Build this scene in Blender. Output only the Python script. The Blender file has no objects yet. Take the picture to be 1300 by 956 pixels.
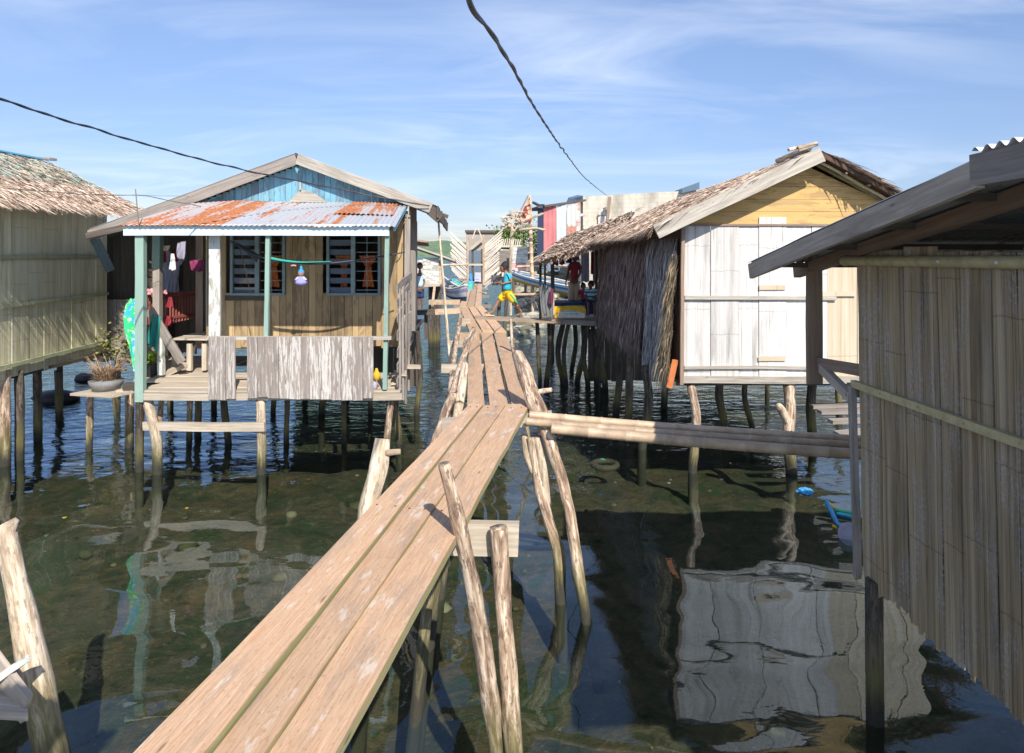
import bpy, math, random
from mathutils import Vector, Matrix, noise as mnoise
R = math.radians
C = bpy.context.scene.collection
H = 3.3; HY = 321.0; FP = 867.0      # eye height over the water, horizon row and focal length of the photograph
SC = bpy.context.scene
# ---------------------------------------------------------------- camera, light, exposure
cd = bpy.data.cameras.new('camera'); cam = bpy.data.objects.new('camera', cd); C.objects.link(cam)
cam.location = (0, 0, H); cam.rotation_euler = (R(90), 0, 0)
cd.sensor_width = 36; cd.lens = FP/1300*36; cd.shift_y = -(478-HY)/1300; cd.clip_start = .05; cd.clip_end = 6000
SC.camera = cam
SUN_EL = 41; SUN_AZ = 18
S = Vector((math.sin(R(SUN_AZ))*math.cos(R(SUN_EL)), -math.cos(R(SUN_AZ))*math.cos(R(SUN_EL)), math.sin(R(SUN_EL))))
sl = bpy.data.lights.new('sun', 'SUN'); sl.energy = 4.9; sl.angle = R(.5); sl.color = (1, .93, .83)
so = bpy.data.objects.new('sun', sl); so.rotation_euler = S.to_track_quat('Z', 'Y').to_euler(); so.location = S*50; C.objects.link(so)
W = bpy.data.worlds.new('World'); SC.world = W; W.use_nodes = True
nt = W.node_tree; nt.nodes.clear(); nd = nt.nodes; lk = nt.links
def wn(t, **k):
    n = nd.new(t)
    for a, b in k.items(): setattr(n, a, b)
    return n
sky = wn('ShaderNodeTexSky', sky_type='NISHITA', sun_disc=False, sun_elevation=R(SUN_EL), sun_rotation=R(180-SUN_AZ), air_density=1.0, dust_density=.35, ozone_density=4)
tc = wn('ShaderNodeTexCoord'); sp = wn('ShaderNodeSeparateXYZ'); lk.new(tc.outputs['Generated'], sp.inputs[0])
# clouds live on a plane high above: direction divided by its height
mz = wn('ShaderNodeMath', operation='ADD'); mz.inputs[1].default_value = .12; lk.new(sp.outputs[2], mz.inputs[0])
dx = wn('ShaderNodeMath', operation='DIVIDE'); dy = wn('ShaderNodeMath', operation='DIVIDE')
lk.new(sp.outputs[0], dx.inputs[0]); lk.new(mz.outputs[0], dx.inputs[1]); lk.new(sp.outputs[1], dy.inputs[0]); lk.new(mz.outputs[0], dy.inputs[1])
cb = wn('ShaderNodeCombineXYZ'); lk.new(dx.outputs[0], cb.inputs[0]); lk.new(dy.outputs[0], cb.inputs[1])
mp = wn('ShaderNodeMapping'); mp.inputs['Rotation'].default_value = (0, 0, R(28)); mp.inputs['Scale'].default_value = (.55, 1.25, 1); lk.new(cb.outputs[0], mp.inputs[0])
nz = wn('ShaderNodeTexNoise'); nz.inputs['Scale'].default_value = 1.35; nz.inputs['Detail'].default_value = 9; nz.inputs['Roughness'].default_value = .58; nz.inputs['Distortion'].default_value = .7; lk.new(mp.outputs[0], nz.inputs['Vector'])
nz2 = wn('ShaderNodeTexNoise'); nz2.inputs['Scale'].default_value = .55; nz2.inputs['Detail'].default_value = 2; lk.new(cb.outputs[0], nz2.inputs['Vector'])
mr = wn('ShaderNodeMapRange'); mr.inputs['From Min'].default_value = .43; mr.inputs['From Max'].default_value = .82; lk.new(nz.outputs[0], mr.inputs['Value'])
mr2 = wn('ShaderNodeMapRange'); mr2.inputs['From Min'].default_value = .32; mr2.inputs['From Max'].default_value = .62; lk.new(nz2.outputs[0], mr2.inputs['Value'])
cm = wn('ShaderNodeMath', operation='MULTIPLY'); lk.new(mr.outputs[0], cm.inputs[0]); lk.new(mr2.outputs[0], cm.inputs[1])
cm2 = wn('ShaderNodeMath', operation='MULTIPLY'); cm2.inputs[1].default_value = .62; lk.new(cm.outputs[0], cm2.inputs[0])
mx = wn('ShaderNodeMix', data_type='RGBA'); mx.inputs['B'].default_value = (6.6, 7.0, 7.5, 1)
hz = wn('ShaderNodeValToRGB'); lk.new(sp.outputs[2], hz.inputs['Fac']); he = hz.color_ramp.elements; he[0].position = 0; he[0].color = (.52, .51, .60, 1); he[1].position = .55; he[1].color = (1.08, 1.0, 1, 1)
e_ = he.new(.12); e_.color = (.72, .68, .76, 1); e_ = he.new(.3); e_.color = (1.02, .92, .94, 1)
hm = wn('ShaderNodeMix', data_type='RGBA', blend_type='MULTIPLY'); hm.inputs['Factor'].default_value = 1; lk.new(sky.outputs[0], hm.inputs['A']); lk.new(hz.outputs[0], hm.inputs['B'])
lk.new(cm2.outputs[0], mx.inputs['Factor']); lk.new(hm.outputs['Result'], mx.inputs['A'])
bg = wn('ShaderNodeBackground'); bg.inputs['Strength'].default_value = .14; lk.new(mx.outputs['Result'], bg.inputs[0])
wo = wn('ShaderNodeOutputWorld'); lk.new(bg.outputs[0], wo.inputs[0])
SC.view_settings.view_transform = 'Standard'; SC.view_settings.look = 'None'; SC.view_settings.exposure = .38; SC.view_settings.gamma = 1
SC.render.engine = 'CYCLES'; SC.cycles.transparent_max_bounces = 12; SC.cycles.max_bounces = 8
# ---------------------------------------------------------------- helpers
def P(px, py, d): return Vector(((px-650)/FP*d, d, H-(py-HY)/FP*d))     # a photograph pixel at a known distance -> a point
def L(px, py, z): return P(px, py, (H-z)*FP/(py-HY))                    # ... at a known height
def X(px, d): return (px-650)/FP*d
def Z(py, d): return H-(py-HY)/FP*d
rng = random.Random(7)
def U(a, b): return rng.uniform(a, b)
class MB:
    """collects shapes and links them as ONE mesh object; rnd = a random number per piece, gco = coordinates along the piece"""
    def __init__(s): s.V = []; s.F = []; s.R = []; s.G = []; s.M = []
    def add(s, vs, fs, gs=None, r=None, m=0, off=None):
        b = len(s.V); r = rng.random() if r is None else r; off = off or Vector((rng.random()*40, rng.random()*40, 0))
        s.V += [tuple(v) for v in vs]; s.R += [r]*len(vs)
        gs = gs if gs is not None else vs
        s.G += [tuple(Vector(g)+off) for g in gs]; s.F += [tuple(b+i for i in f) for f in fs]; s.M += [m]*len(fs)
    def beam(s, p0, p1, w, h, up=(0, 0, 1), seg=None, jit=.004, r=None, m=0, taper=1, jw=None):
        """a sawn board or beam from p0 to p1: h across `up`, w across the other way; edges slightly uneven"""
        p0 = Vector(p0); p1 = Vector(p1); a = (p1-p0); ln = a.length; a = a/ln; up = Vector(up)
        x = a.cross(up)
        if x.length < 1e-3: x = a.cross(Vector((0, 1, 0)))
        x.normalize(); z = x.cross(a).normalized(); seg = seg or max(1, min(9, int(ln/.35)))
        vs = []; gs = []; ph = U(0, 50); sx = jit if jw is None else jw
        for i in range(seg+1):
            t = i/seg; k = 1+(taper-1)*t
            o = x*mnoise.noise(Vector((t*ln*.8+ph, 3, 1)))*jit*2+z*mnoise.noise(Vector((t*ln*.8+ph, 9, 1)))*jit*2
            for j, (u, v) in enumerate(((-1, -1), (1, -1), (1, 1), (-1, 1))):
                q = sx*mnoise.noise(Vector((t*ln*3+ph, j*5, 7)))*1.5
                ex = U(-1, 1)*jit*1.5 if i in (0, seg) else 0
                vs.append(p0+a*(ln*t+ex)+x*(u*(w/2*k+q))+z*(v*(h/2*k+q*.5))+o); gs.append((t*ln, u*w/2, v*h/2))
        fs = [(3, 2, 1, 0)]
        for i in range(seg):
            for j in range(4):
                k = (j+1) % 4; fs.append((i*4+j, i*4+k, i*4+4+k, i*4+4+j))
        n = seg*4; fs.append((n, n+1, n+2, n+3)); s.add(vs, fs, gs, r, m); return s
    def slab(s, a0, a1, b0, b1, t, seg=8, jit=.006, r=None, m=0, warp=.006):
        """a board given by its top corners: a0,a1 across the start, b0,b1 across the end; t thick"""
        a0, a1, b0, b1 = map(Vector, (a0, a1, b0, b1)); nrm = (b0-a0).cross(a1-a0).normalized()
        if nrm.z < 0: nrm = -nrm
        vs = []; gs = []; ph = U(0, 90); ln = (b0-a0).length; w = (a1-a0).length; ac = (a1-a0).normalized()
        for i in range(seg+1):
            u = i/seg; l = a0.lerp(b0, u); q = a1.lerp(b1, u); wz = nrm*mnoise.noise(Vector((u*ln*.7+ph, 0, 0)))*warp*2
            l = l+ac*mnoise.noise(Vector((u*ln*2+ph, 4, 0)))*jit*2; q = q+ac*mnoise.noise(Vector((u*ln*2+ph, 8, 0)))*jit*2
            for k, (p, g, dn) in enumerate(((l, 0, 0), (q, w, 0), (q, w, t), (l, 0, t))):
                vs.append(p+wz-nrm*dn); gs.append((u*ln, g, dn))
        fs = [(0, 1, 2, 3)]
        for i in range(seg):
            for j in range(4):
                k = (j+1) % 4; fs.append((i*4+j, i*4+4+j, i*4+4+k, i*4+k))
        n = seg*4; fs.append((n+3, n+2, n+1, n)); s.add(vs, fs, gs, r, m); return s
    def tube(s, pts, rad, sides=10, bark=0, m=0, r=None, ring=.12, cap=True):
        """a pole through pts (Catmull-Rom); rad: one radius or one per point; bark = roughness of its outline"""
        pts = [Vector(p) for p in pts]; n = len(pts); rad = [rad]*n if not hasattr(rad, '__len__') else list(rad)
        if len(rad) < n: rad = [rad[0]+(rad[-1]-rad[0])*i/(n-1) for i in range(n)]
        cs = []; ph = U(0, 99)
        for i in range(n-1):
            p0 = pts[max(i-1, 0)]; p1 = pts[i]; p2 = pts[i+1]; p3 = pts[min(i+2, n-1)]
            k = max(1, min(24, int((p2-p1).length/ring)))
            for j in range(k):
                t = j/k; c = .5*((2*p1)+(p2-p0)*t+(2*p0-5*p1+4*p2-p3)*t*t+(3*p1-p0-3*p2+p3)*t**3)
                cs.append((c, rad[i]+(rad[i+1]-rad[i])*t))
        cs.append((pts[-1], rad[-1])); vs = []; gs = []; acc = 0; x = None
        for i, (c, ra) in enumerate(cs):
            if i: acc += (c-cs[i-1][0]).length
            d = (cs[min(i+1, len(cs)-1)][0]-cs[max(i-1, 0)][0]).normalized()
            if x is None:
                x = d.cross(Vector((.3, 1, .1))).normalized()
            x = (x-d*x.dot(d)).normalized(); y = d.cross(x)
            for j in range(sides):
                an = 2*math.pi*j/sides; k = ra*(1+bark*mnoise.noise(Vector((acc*3.2+ph, math.cos(an)*1.3, math.sin(an)*1.3)))*1.6)
                vs.append(c+x*math.cos(an)*k+y*math.sin(an)*k); gs.append((acc, math.cos(an)*ra, math.sin(an)*ra))
        fs = []
        for i in range(len(cs)-1):
            for j in range(sides):
                k = (j+1) % sides; fs.append((i*sides+j, i*sides+k, (i+1)*sides+k, (i+1)*sides+j))
        if cap:
            fs.append(tuple(range(sides-1, -1, -1))); q = (len(cs)-1)*sides; fs.append(tuple(range(q, q+sides)))
        s.add(vs, fs, gs, r, m); return s
    def bamboo(s, p0, p1, r, sides=10, m=0, node=.33, sag=0):
        p0 = Vector(p0); p1 = Vector(p1); ln = (p1-p0).length; k = max(2, int(ln/node)); pts = []; rr = []
        for i in range(k):
            for t, q in ((0, 1.0), (.03, 1.13), (.06, 1.0)):
                u = (i+t)/k; pts.append(p0.lerp(p1, u)-Vector((0, 0, sag*4*u*(1-u)))); rr.append(r*q)
        pts.append(p1); rr.append(r*.97); s.tube(pts, rr, sides, 0, m, ring=9); return s
    def corr(s, a0, a1, b0, b1, wave=.076, amp=.009, rows=6, t=.0015, dent=.006, m=0, r=None):
        """corrugated sheet, ridges run from edge a (a0-a1) to edge b (b0-b1)"""
        a0, a1, b0, b1 = map(Vector, (a0, a1, b0, b1)); w = max((a1-a0).length, (b1-b0).length); n = max(4, int(w/wave*8)); nr = (a1-a0).cross(b0-a0).normalized()
        if nr.z < 0: nr = -nr
        vs = []; gs = []; ph = U(0, 60); ln = (b0-a0).length
        for i in range(rows+1):
            v = i/rows; p = a0.lerp(b0, v); q = a1.lerp(b1, v)
            for j in range(n+1):
                u = j/n; h = amp*math.sin(u*w/wave*2*math.pi)+dent*mnoise.noise(Vector((u*w*1.1+ph, v*ln*1.3, 0)))*2
                vs.append(p.lerp(q, u)+nr*h); gs.append((v*ln, u*w, 0))
        fs = [(i*(n+1)+j, i*(n+1)+j+1, (i+1)*(n+1)+j+1, (i+1)*(n+1)+j) for i in range(rows) for j in range(n)]
        k = len(vs); vs += [v-nr*t for v in vs]; gs += gs; fs2 = [tuple(x+k for x in reversed(f)) for f in fs]
        edge = [(j+1, j, j+k, j+1+k) for j in range(n)]; b = rows*(n+1); edge += [(b+j, b+j+1, b+j+1+k, b+j+k) for j in range(n)]
        s.add(vs, fs+fs2+edge, gs, r, m); return s
    def thatch(s, a0, a1, b0, b1, n, ln=.42, wd=.018, lift=.05, ang=.22, m=0, hang=0, droop=.0, bend=None, tint=None):
        """leaf blades laid over the surface a(top edge) -> b(bottom edge), pointing down it"""
        a0, a1, b0, b1 = map(Vector, (a0, a1, b0, b1)); nr = (a1-a0).cross(b0-a0).normalized()
        if nr.z < 0 and not hang: nr = -nr
        if hang: nr = Vector(hang)
        for _ in range(n):
            v = rng.random()**.92; u = rng.random(); p = a0.lerp(b0, v).lerp(a1.lerp(b1, v), u)
            d = (b0.lerp(b1, u)-a0.lerp(a1, u)).normalized(); side = d.cross(nr).normalized()
            an = rng.gauss(0, ang); dd = d*math.cos(an)+side*math.sin(an); l = ln*U(.5, 1.25)
            sd = dd.cross(nr).normalized(); w = wd*U(.5, 1.3)/2; h0 = U(0, lift*.5); h1 = h0+U(-.2, 1)*lift
            p0 = p+nr*h0; p1 = p+dd*l*.5+nr*(h0*.5+h1*.6+.012); p2 = p+dd*l+nr*h1-Vector((0, 0, droop*U(.3, 1)))
            tw = nr*U(-.6, .6)*w
            if bend: p0, p1, p2 = bend(p0), bend(p1), bend(p2)
            vs = [p0-sd*w, p0+sd*w, p1+sd*w+tw, p1-sd*w-tw, p2+sd*w*.3, p2-sd*w*.3]
            s.add(vs, [(0, 1, 2, 3), (3, 2, 4, 5)], [(0, 0, 0), (0, w, 0), (l/2, w, 0), (l/2, 0, 0), (l, w, 0), (l, 0, 0)], m=m, r=(tint(v) if tint else None))
        return s
    def plate(s, pts, t, nrm, m=0, r=None, g=None):
        """flat outline pts with thickness t along nrm"""
        pts = [Vector(p) for p in pts]; nv = Vector(nrm).normalized()*t; n = len(pts); vs = pts+[p+nv for p in pts]
        fs = [tuple(range(n-1, -1, -1)), tuple(range(n, 2*n))]+[(i, (i+1) % n, n+(i+1) % n, n+i) for i in range(n)]
        s.add(vs, fs, [g(p) for p in vs] if g else None, r, m); return s
    def ball(s, c, rx, ry=None, rz=None, seg=12, m=0, r=None, lump=0):
        ry = ry or rx; rz = rz or rx; vs = []; fs = []; k = seg//2; c = Vector(c); ph = U(0, 50)
        for i in range(k+1):
            th = math.pi*i/k
            for j in range(seg):
                f = 2*math.pi*j/seg; d = Vector((math.sin(th)*math.cos(f), math.sin(th)*math.sin(f), math.cos(th))); q = 1+lump*mnoise.noise(d*1.8+Vector((ph, 0, 0)))*1.5
                vs.append(c+Vector((d.x*rx, d.y*ry, d.z*rz))*q)
        for i in range(k):
            for j in range(seg): fs.append((i*seg+j, (i+1)*seg+j, (i+1)*seg+(j+1) % seg, i*seg+(j+1) % seg))
        s.add(vs, fs, None, r, m); return s
    def cloth(s, a0, a1, b0, b1, nu=14, nv=14, amp=.03, fold=5, m=0, nrm=None, t=.004, cut=None):
        """hanging cloth: a = top edge, b = bottom edge; folds deepen downwards"""
        a0, a1, b0, b1 = map(Vector, (a0, a1, b0, b1)); nr = Vector(nrm) if nrm else (a1-a0).cross(b0-a0).normalized(); vs = []; gs = []; ph = U(0, 50)
        for i in range(nv+1):
            v = i/nv
            for j in range(nu+1):
                u = j/nu; p = a0.lerp(a1, u).lerp(b0.lerp(b1, u), v)
                h = amp*(.35+.65*v)*math.sin(u*fold*math.pi+mnoise.noise(Vector((u*2+ph, v*1.5, 0)))*2.2); e = Vector((0, 0, mnoise.noise(Vector((u*3, ph, v*2)))*amp*1.2))
                vs.append(p+nr*h+e*(v if i else 0)); gs.append((u, v, 0))
        fs = [(i*(nu+1)+j, i*(nu+1)+j+1, (i+1)*(nu+1)+j+1, (i+1)*(nu+1)+j) for i in range(nv) for j in range(nu)]
        k = len(vs); vs += [v-nr*t for v in vs]; gs += gs; fs += [tuple(x+k for x in reversed(f)) for f in fs]
        s.add(vs, fs, gs, 0, m); return s
    def each(s, beams, name, mats, parent, **k):
        for b in beams:
            q = MB(); q.beam(*b[:4], **(b[4] if len(b) > 4 else {})); q.build(name, mats, parent, **k)
    def build(s, name, mats, parent=None, smooth=False, **tags):
        me = bpy.data.meshes.new(name); me.from_pydata(s.V, [], s.F)
        a = me.attributes.new('rnd', 'FLOAT', 'POINT'); a.data.foreach_set('value', s.R)
        g = me.attributes.new('gco', 'FLOAT_VECTOR', 'POINT'); g.data.foreach_set('vector', [c for v in s.G for c in v])
        mats = mats if isinstance(mats, (list, tuple)) else [mats]
        for m in mats: me.materials.append(m)
        if len(mats) > 1: me.polygons.foreach_set('material_index', s.M)
        if smooth: me.polygons.foreach_set('use_smooth', [True]*len(me.polygons))
        me.update(); o = bpy.data.objects.new(name, me); C.objects.link(o)
        if parent:
            o.parent = parent; o.matrix_parent_inverse = Matrix.Translation(-parent.location)
        for k, v in tags.items(): o[k] = v
        return o
def thing(name, label, cat, loc=(0, 0, 0), group=None):
    o = bpy.data.objects.new(name, None); o.empty_display_size = .2; o.location = loc; C.objects.link(o)
    o['label'] = label; o['category'] = cat
    if group: o['group'] = group
    return o
def one(mb, name, mats, label, cat, group=None, smooth=False):
    """a thing that is one mesh, its origin moved to its own base"""
    o = mb.build(name, mats, None, smooth); me = o.data; vs = [v.co for v in me.vertices]
    c = Vector((sum(v.x for v in vs)/len(vs), sum(v.y for v in vs)/len(vs), min(v.z for v in vs)))
    me.transform(Matrix.Translation(-c)); o.location = c; o['label'] = label; o['category'] = cat
    if group: o['group'] = group
    return o
# ---------------------------------------------------------------- materials
class NT:
    def __init__(s, name):
        s.m = bpy.data.materials.new(name); s.m.use_nodes = True; s.t = s.m.node_tree; s.t.nodes.clear()
        s.out = s.t.nodes.new('ShaderNodeOutputMaterial')
    def n(s, t, ins=None, **k):
        n = s.t.nodes.new('ShaderNode'+t)
        for a, b in k.items(): setattr(n, a, b)
        for a, b in (ins or {}).items(): s.set(n.inputs[a], b)
        return n
    def set(s, sock, v):
        if isinstance(v, bpy.types.NodeSocket): s.t.links.new(v, sock)
        else:
            if isinstance(v, (list, tuple)) and len(v) == 3 and len(getattr(sock, 'default_value', (0,)*3)) == 4: v = (*v, 1)
            sock.default_value = v
    def attr(s, name, out='Vector'): return s.n('Attribute', attribute_name=name).outputs[out]
    def mapv(s, v, scale=(1, 1, 1), loc=(0, 0, 0)): return s.n('Mapping', {'Vector': v, 'Scale': scale, 'Location': loc}).outputs[0]
    def noise(s, v, scale=1, detail=4, rough=.55, dist=0): return s.n('TexNoise', {'Vector': v, 'Scale': scale, 'Detail': detail, 'Roughness': rough, 'Distortion': dist}).outputs[0]
    def rng(s, v, a, b, c=0, d=1): return s.n('MapRange', {'Value': v, 'From Min': a, 'From Max': b, 'To Min': c, 'To Max': d}).outputs[0]
    def math(s, op, a, b=0): return s.n('Math', {0: a, 1: b}, operation=op).outputs[0]
    def mix(s, f, a, b, mode='MIX'): 
        n = s.n('Mix', {'Factor': f}, data_type='RGBA', blend_type=mode); s.set(n.inputs['A'], a); s.set(n.inputs['B'], b); return n.outputs['Result']
    def ramp(s, f, cols):
        n = s.n('ValToRGB', {'Fac': f}); e = n.color_ramp.elements
        while len(e) < len(cols): e.new(.5)
        for i, (p, c) in enumerate(cols): e[i].position = p; e[i].color = (*c, 1)
        return n.outputs[0]
    def val(s, col, v): return s.n('HueSaturation', {'Color': col, 'Value': v}).outputs[0]
    def bump(s, h, st=.3, dist=.01, nrm=None):
        d = {'Height': h, 'Strength': st, 'Distance': dist}
        if nrm: d['Normal'] = nrm
        return s.n('Bump', d).outputs[0]
    def bsdf(s, col, rough=.8, nrm=None, **k):
        d = {'Base Color': col, 'Roughness': rough}
        if nrm: d['Normal'] = nrm
        for a, b in k.items(): d[a.replace('_', ' ')] = b
        b = s.n('BsdfPrincipled', d); s.t.links.new(b.outputs[0], s.out.inputs[0]); return s.m
def wood(name, dark, light, var=.5, edge=None, gf=34, speck=0, pst=1, rough=.85, grain=1.0, paint=None, cover=.5, pscale=3, dirt=(.12, .1, .08), dirtamt=.35, moss=None):
    t = NT(name); g = t.attr('gco'); r = t.attr('rnd', 'Fac')
    gr = t.noise(t.mapv(g, (1.6*gf/34, gf, gf)), 1, 6, .62, .35); st = t.noise(t.mapv(g, (1.1, 5, 5)), 1.5, 5, .6)
    col = t.ramp(gr, [(.25, dark), (.55, tuple((a+b)/2 for a, b in zip(dark, light))), (.78, light)])
    col = t.mix(t.rng(st, .5, .72, 0, dirtamt), col, dirt)
    if speck:
        s1 = t.noise(t.mapv(g, (26, 90, 90)), 1, 3, .7); col = t.mix(t.rng(s1, .56, .66, 0, speck), col, tuple(c*.6 for c in dark)); s2 = t.noise(t.mapv(g, (3, 11, 11), (5, 5, 5)), 1, 5, .7); col = t.mix(t.rng(s2, .58, .64, 0, .55), col, (.66, .6, .53)); col = t.mix(t.rng(s2, .43, .3, 0, .75), col, (.52, .28, .15))
    if paint:
        pn = t.noise(t.mapv(g, (pst, 3.4, 3.4)), pscale, 8, .68, .4); pf = t.rng(t.math('ADD', pn, t.math('MULTIPLY', t.math('SUBTRACT', r, .5), .12)), .64-cover*.3, .66-cover*.3)
        pc = t.mix(t.rng(st, .35, .7, 0, .35), paint, tuple(c*.6 for c in paint)); col = t.mix(pf, col, pc)
    if moss: col = t.mix(t.rng(t.noise(t.n('NewGeometry').outputs['Position'], 4, 5, .6), .5, .65, 0, .8), col, moss)
    if edge:
        ez = t.n('SeparateXYZ', {0: g}).outputs[2]; col = t.mix(t.math('MULTIPLY', t.rng(ez, .004, .008), t.rng(st, .3, .5, .5, 1)), col, edge)
    kn = t.n('TexVoronoi', {'Vector': t.mapv(g, (1.7, 7, 7)), 'Scale': 1.0}).outputs['Distance']
    col = t.mix(t.rng(kn, .03, .07, .6, 0), col, (.07, .045, .03))
    col = t.val(col, t.rng(r, 0, 1, 1-var*.5, 1+var*.5))
    return t.bsdf(col, rough, t.bump(t.math('ADD', gr, t.math('MULTIPLY', st, .6)), .55*grain, .006))
def plain(name, col, rough=.6, var=.2, scale=8, metallic=0, **k):
    t = NT(name); p = t.n('TexCoord').outputs['Object']; n = t.noise(p, scale, 5, .6); r = t.attr('rnd', 'Fac')
    c = t.val(col, t.math('MULTIPLY', t.rng(n, .3, .7, 1-var, 1+var*.6), t.rng(r, 0, 1, 1-var*.7, 1+var*.7)))
    return t.bsdf(c, rough, t.bump(n, .15, .01), Metallic=metallic, **k)
def bark(name, c1, c2, c3, wet=True):
    t = NT(name); g = t.attr('gco'); n = t.noise(t.mapv(g, (1.3, 9, 9)), 2.2, 7, .65, .6); n2 = t.noise(t.mapv(g, (6, 24, 24)), 1.6, 6, .7)
    col = t.ramp(n, [(.36, c1), (.5, c2), (.6, c3)]); col = t.mix(t.rng(n2, .54, .6, 0, .85), col, c1); kn = t.n('TexVoronoi', {'Vector': t.mapv(g, (2.2, 7, 7)), 'Scale': 1.0}).outputs['Distance']; col = t.mix(t.rng(kn, .06, .13, .9, 0), col, tuple(q*.45 for q in c1))
    col = t.val(col, t.rng(t.attr('rnd', 'Fac'), 0, 1, .8, 1.15))
    if wet:   # tide mark: algae and wet wood close to the water
        z = t.n('SeparateXYZ', {0: t.n('NewGeometry').outputs['Position']}).outputs[2]
        zz = t.math('ADD', z, t.math('MULTIPLY', n, .5)); col = t.mix(t.rng(zz, .5, .95, .85, 0), col, (.13, .12, .035)); col = t.mix(t.rng(zz, .36, .56, .94, 0), col, (.025, .024, .018))
    return t.bsdf(col, .85, t.bump(t.math('ADD', n, n2), .7, .012))
def bambooweave(name, cols, strip=.011, mould=None, seam=.75, var=.35, gap=.5, mamt=.6, greycol=None):
    """flattened split bamboo: fine slits run along gco.x, joints across at staggered heights"""
    t = NT(name); g = t.attr('gco'); r = t.attr('rnd', 'Fac')
    s = t.n('SeparateXYZ', {0: g}); fine = t.noise(t.mapv(g, (.55, 1/strip, 1)), 1, 3, .6, .1); wide = t.noise(t.mapv(g, (.5, 12, 1)), 1, 3, .5)
    col = t.ramp(t.math('ADD', t.math('MULTIPLY', fine, .45), t.math('MULTIPLY', wide, .55)), [(.3, cols[0]), (.5, cols[1]), (.68, cols[2])])
    slit = t.noise(t.mapv(g, (.8, .55/strip, 1)), 1.3, 2, .5); sl_ = t.rng(slit, .3, .36, 1, 0)
    col = t.mix(t.math('MULTIPLY', sl_, gap), col, tuple(c*.22 for c in cols[0]))
    jn = t.noise(t.mapv(g, (0, 3, 0)), 2, 1); jj = t.math('FRACT', t.math('ADD', t.math('DIVIDE', s.outputs[0], seam), t.math('MULTIPLY', jn, .05))); jl = t.rng(t.math('ABSOLUTE', t.math('SUBTRACT', jj, .5)), .003, .008, .4, 0)
    col = t.mix(jl, col, tuple(c*.35 for c in cols[0]))
    if mould:
        mn = t.noise(t.mapv(g, (.8, 3.2, 1)), 1.6, 3, .55); sp_ = t.noise(t.mapv(g, (30, 42, 1)), 1.2, 5, .75); f = t.math('MULTIPLY', t.rng(mn, .48, .6), t.rng(sp_, .48, .58)); col = t.mix(t.math('MULTIPLY', f, mamt), col, mould)
        f2 = t.rng(t.noise(t.mapv(g, (.5, 3, 1), (9, 3, 0)), 1.3, 4, .6), .55, .7, 0, .55); col = t.mix(f2, col, tuple(c*.4 for c in cols[0]))
    col = t.val(col, t.rng(r, 0, 1, 1-var, 1+var*.6))
    return t.bsdf(col, .62, t.bump(t.math('SUBTRACT', t.math('ADD', fine, t.math('MULTIPLY', slit, 1.4)), jl), .6, .006))
def leaf(name, cols, rough=.9, var=.6):
    t = NT(name); g = t.attr('gco'); r = t.attr('rnd', 'Fac'); n = t.noise(t.mapv(g, (3, 60, 1)), 1, 2)
    col = t.ramp(r, [(i/(len(cols)-1), c) for i, c in enumerate(cols)]); col = t.val(col, t.rng(n, .3, .7, 1-var*.4, 1+var*.3))
    return t.bsdf(col, rough)
def metal(name, base, rust, amt, rough=.45, stripe=(0.35, 3.2)):
    t = NT(name); g = t.attr('gco'); n = t.noise(t.mapv(g, (stripe[0], stripe[1], 1)), 1.1, 8, .62, .25); n2 = t.noise(t.mapv(g, (5, 9, 1)), 3, 6, .7); r = t.attr('rnd', 'Fac')
    f = t.rng(t.math('ADD', t.math('ADD', n, t.math('MULTIPLY', n2, .22)), t.math('MULTIPLY', r, .12)), .8-amt*.3, .86-amt*.3)
    b = t.mix(t.rng(n2, .4, .7, 0, .6), base, tuple(c*.72 for c in base)); rc = t.mix(t.rng(n2, .35, .65), rust, tuple(c*.45 for c in rust)); col = t.mix(f, b, rc)
    return t.bsdf(col, t.rng(f, 0, 1, rough, .9), t.bump(n2, .2, .004), Metallic=t.rng(f, 0, 1, .25, 0))
M = {}
M['plank'] = wood('boardwalk_wood', (.42, .26, .155), (.69, .47, .31), var=.35, dirt=(.27, .22, .18), dirtamt=.7, grain=1.1, edge=(.34, .32, .15), gf=85, speck=.5)
M['plank_edge'] = wood('mossy_wood', (.20, .18, .09), (.42, .40, .22), var=.2)
M['grey'] = wood('weathered_grey_wood', (.17, .145, .125), (.42, .38, .34), var=.45, dirtamt=.5)
M['pale'] = wood('pale_wood', (.33, .27, .2), (.66, .58, .47), var=.3)
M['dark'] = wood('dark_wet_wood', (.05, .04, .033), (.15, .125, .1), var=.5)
M['brown'] = wood('brown_wood', (.2, .14, .1), (.4, .29, .22), var=.3)
M['barge'] = wood('barge_wood', (.26, .23, .19), (.58, .54, .47), var=.25, dirtamt=.45)
M['barge_blue'] = wood('bluish_grey_wood', (.3, .25, .2), (.62, .54, .46), var=.2, dirtamt=.5)
M['flake'] = wood('flaking_white_boards', (.2, .165, .145), (.38, .33, .29), var=.35, paint=(.5, .475, .44), cover=.4, pscale=10, pst=.32)
M['column'] = wood('whitewashed_post', (.3, .28, .24), (.5, .48, .42), var=.15, paint=(.62, .64, .6), cover=.6, pscale=4)
M['mint'] = wood('mint_painted_post', (.2, .3, .26), (.3, .4, .35), var=.1, paint=(.27, .40, .34), cover=.8, pscale=3, grain=.4)
M['wallb'] = wood('ochre_brown_boards', (.24, .16, .08), (.44, .32, .18), var=.55, dirt=(.14, .11, .09), dirtamt=.75, paint=(.44, .315, .165), cover=.6, pscale=2)
M['blueb'] = wood('faded_blue_boards', (.12, .2, .26), (.2, .32, .4), var=.3, paint=(.17, .38, .5), cover=.6, pscale=3, dirtamt=.5)
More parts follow.
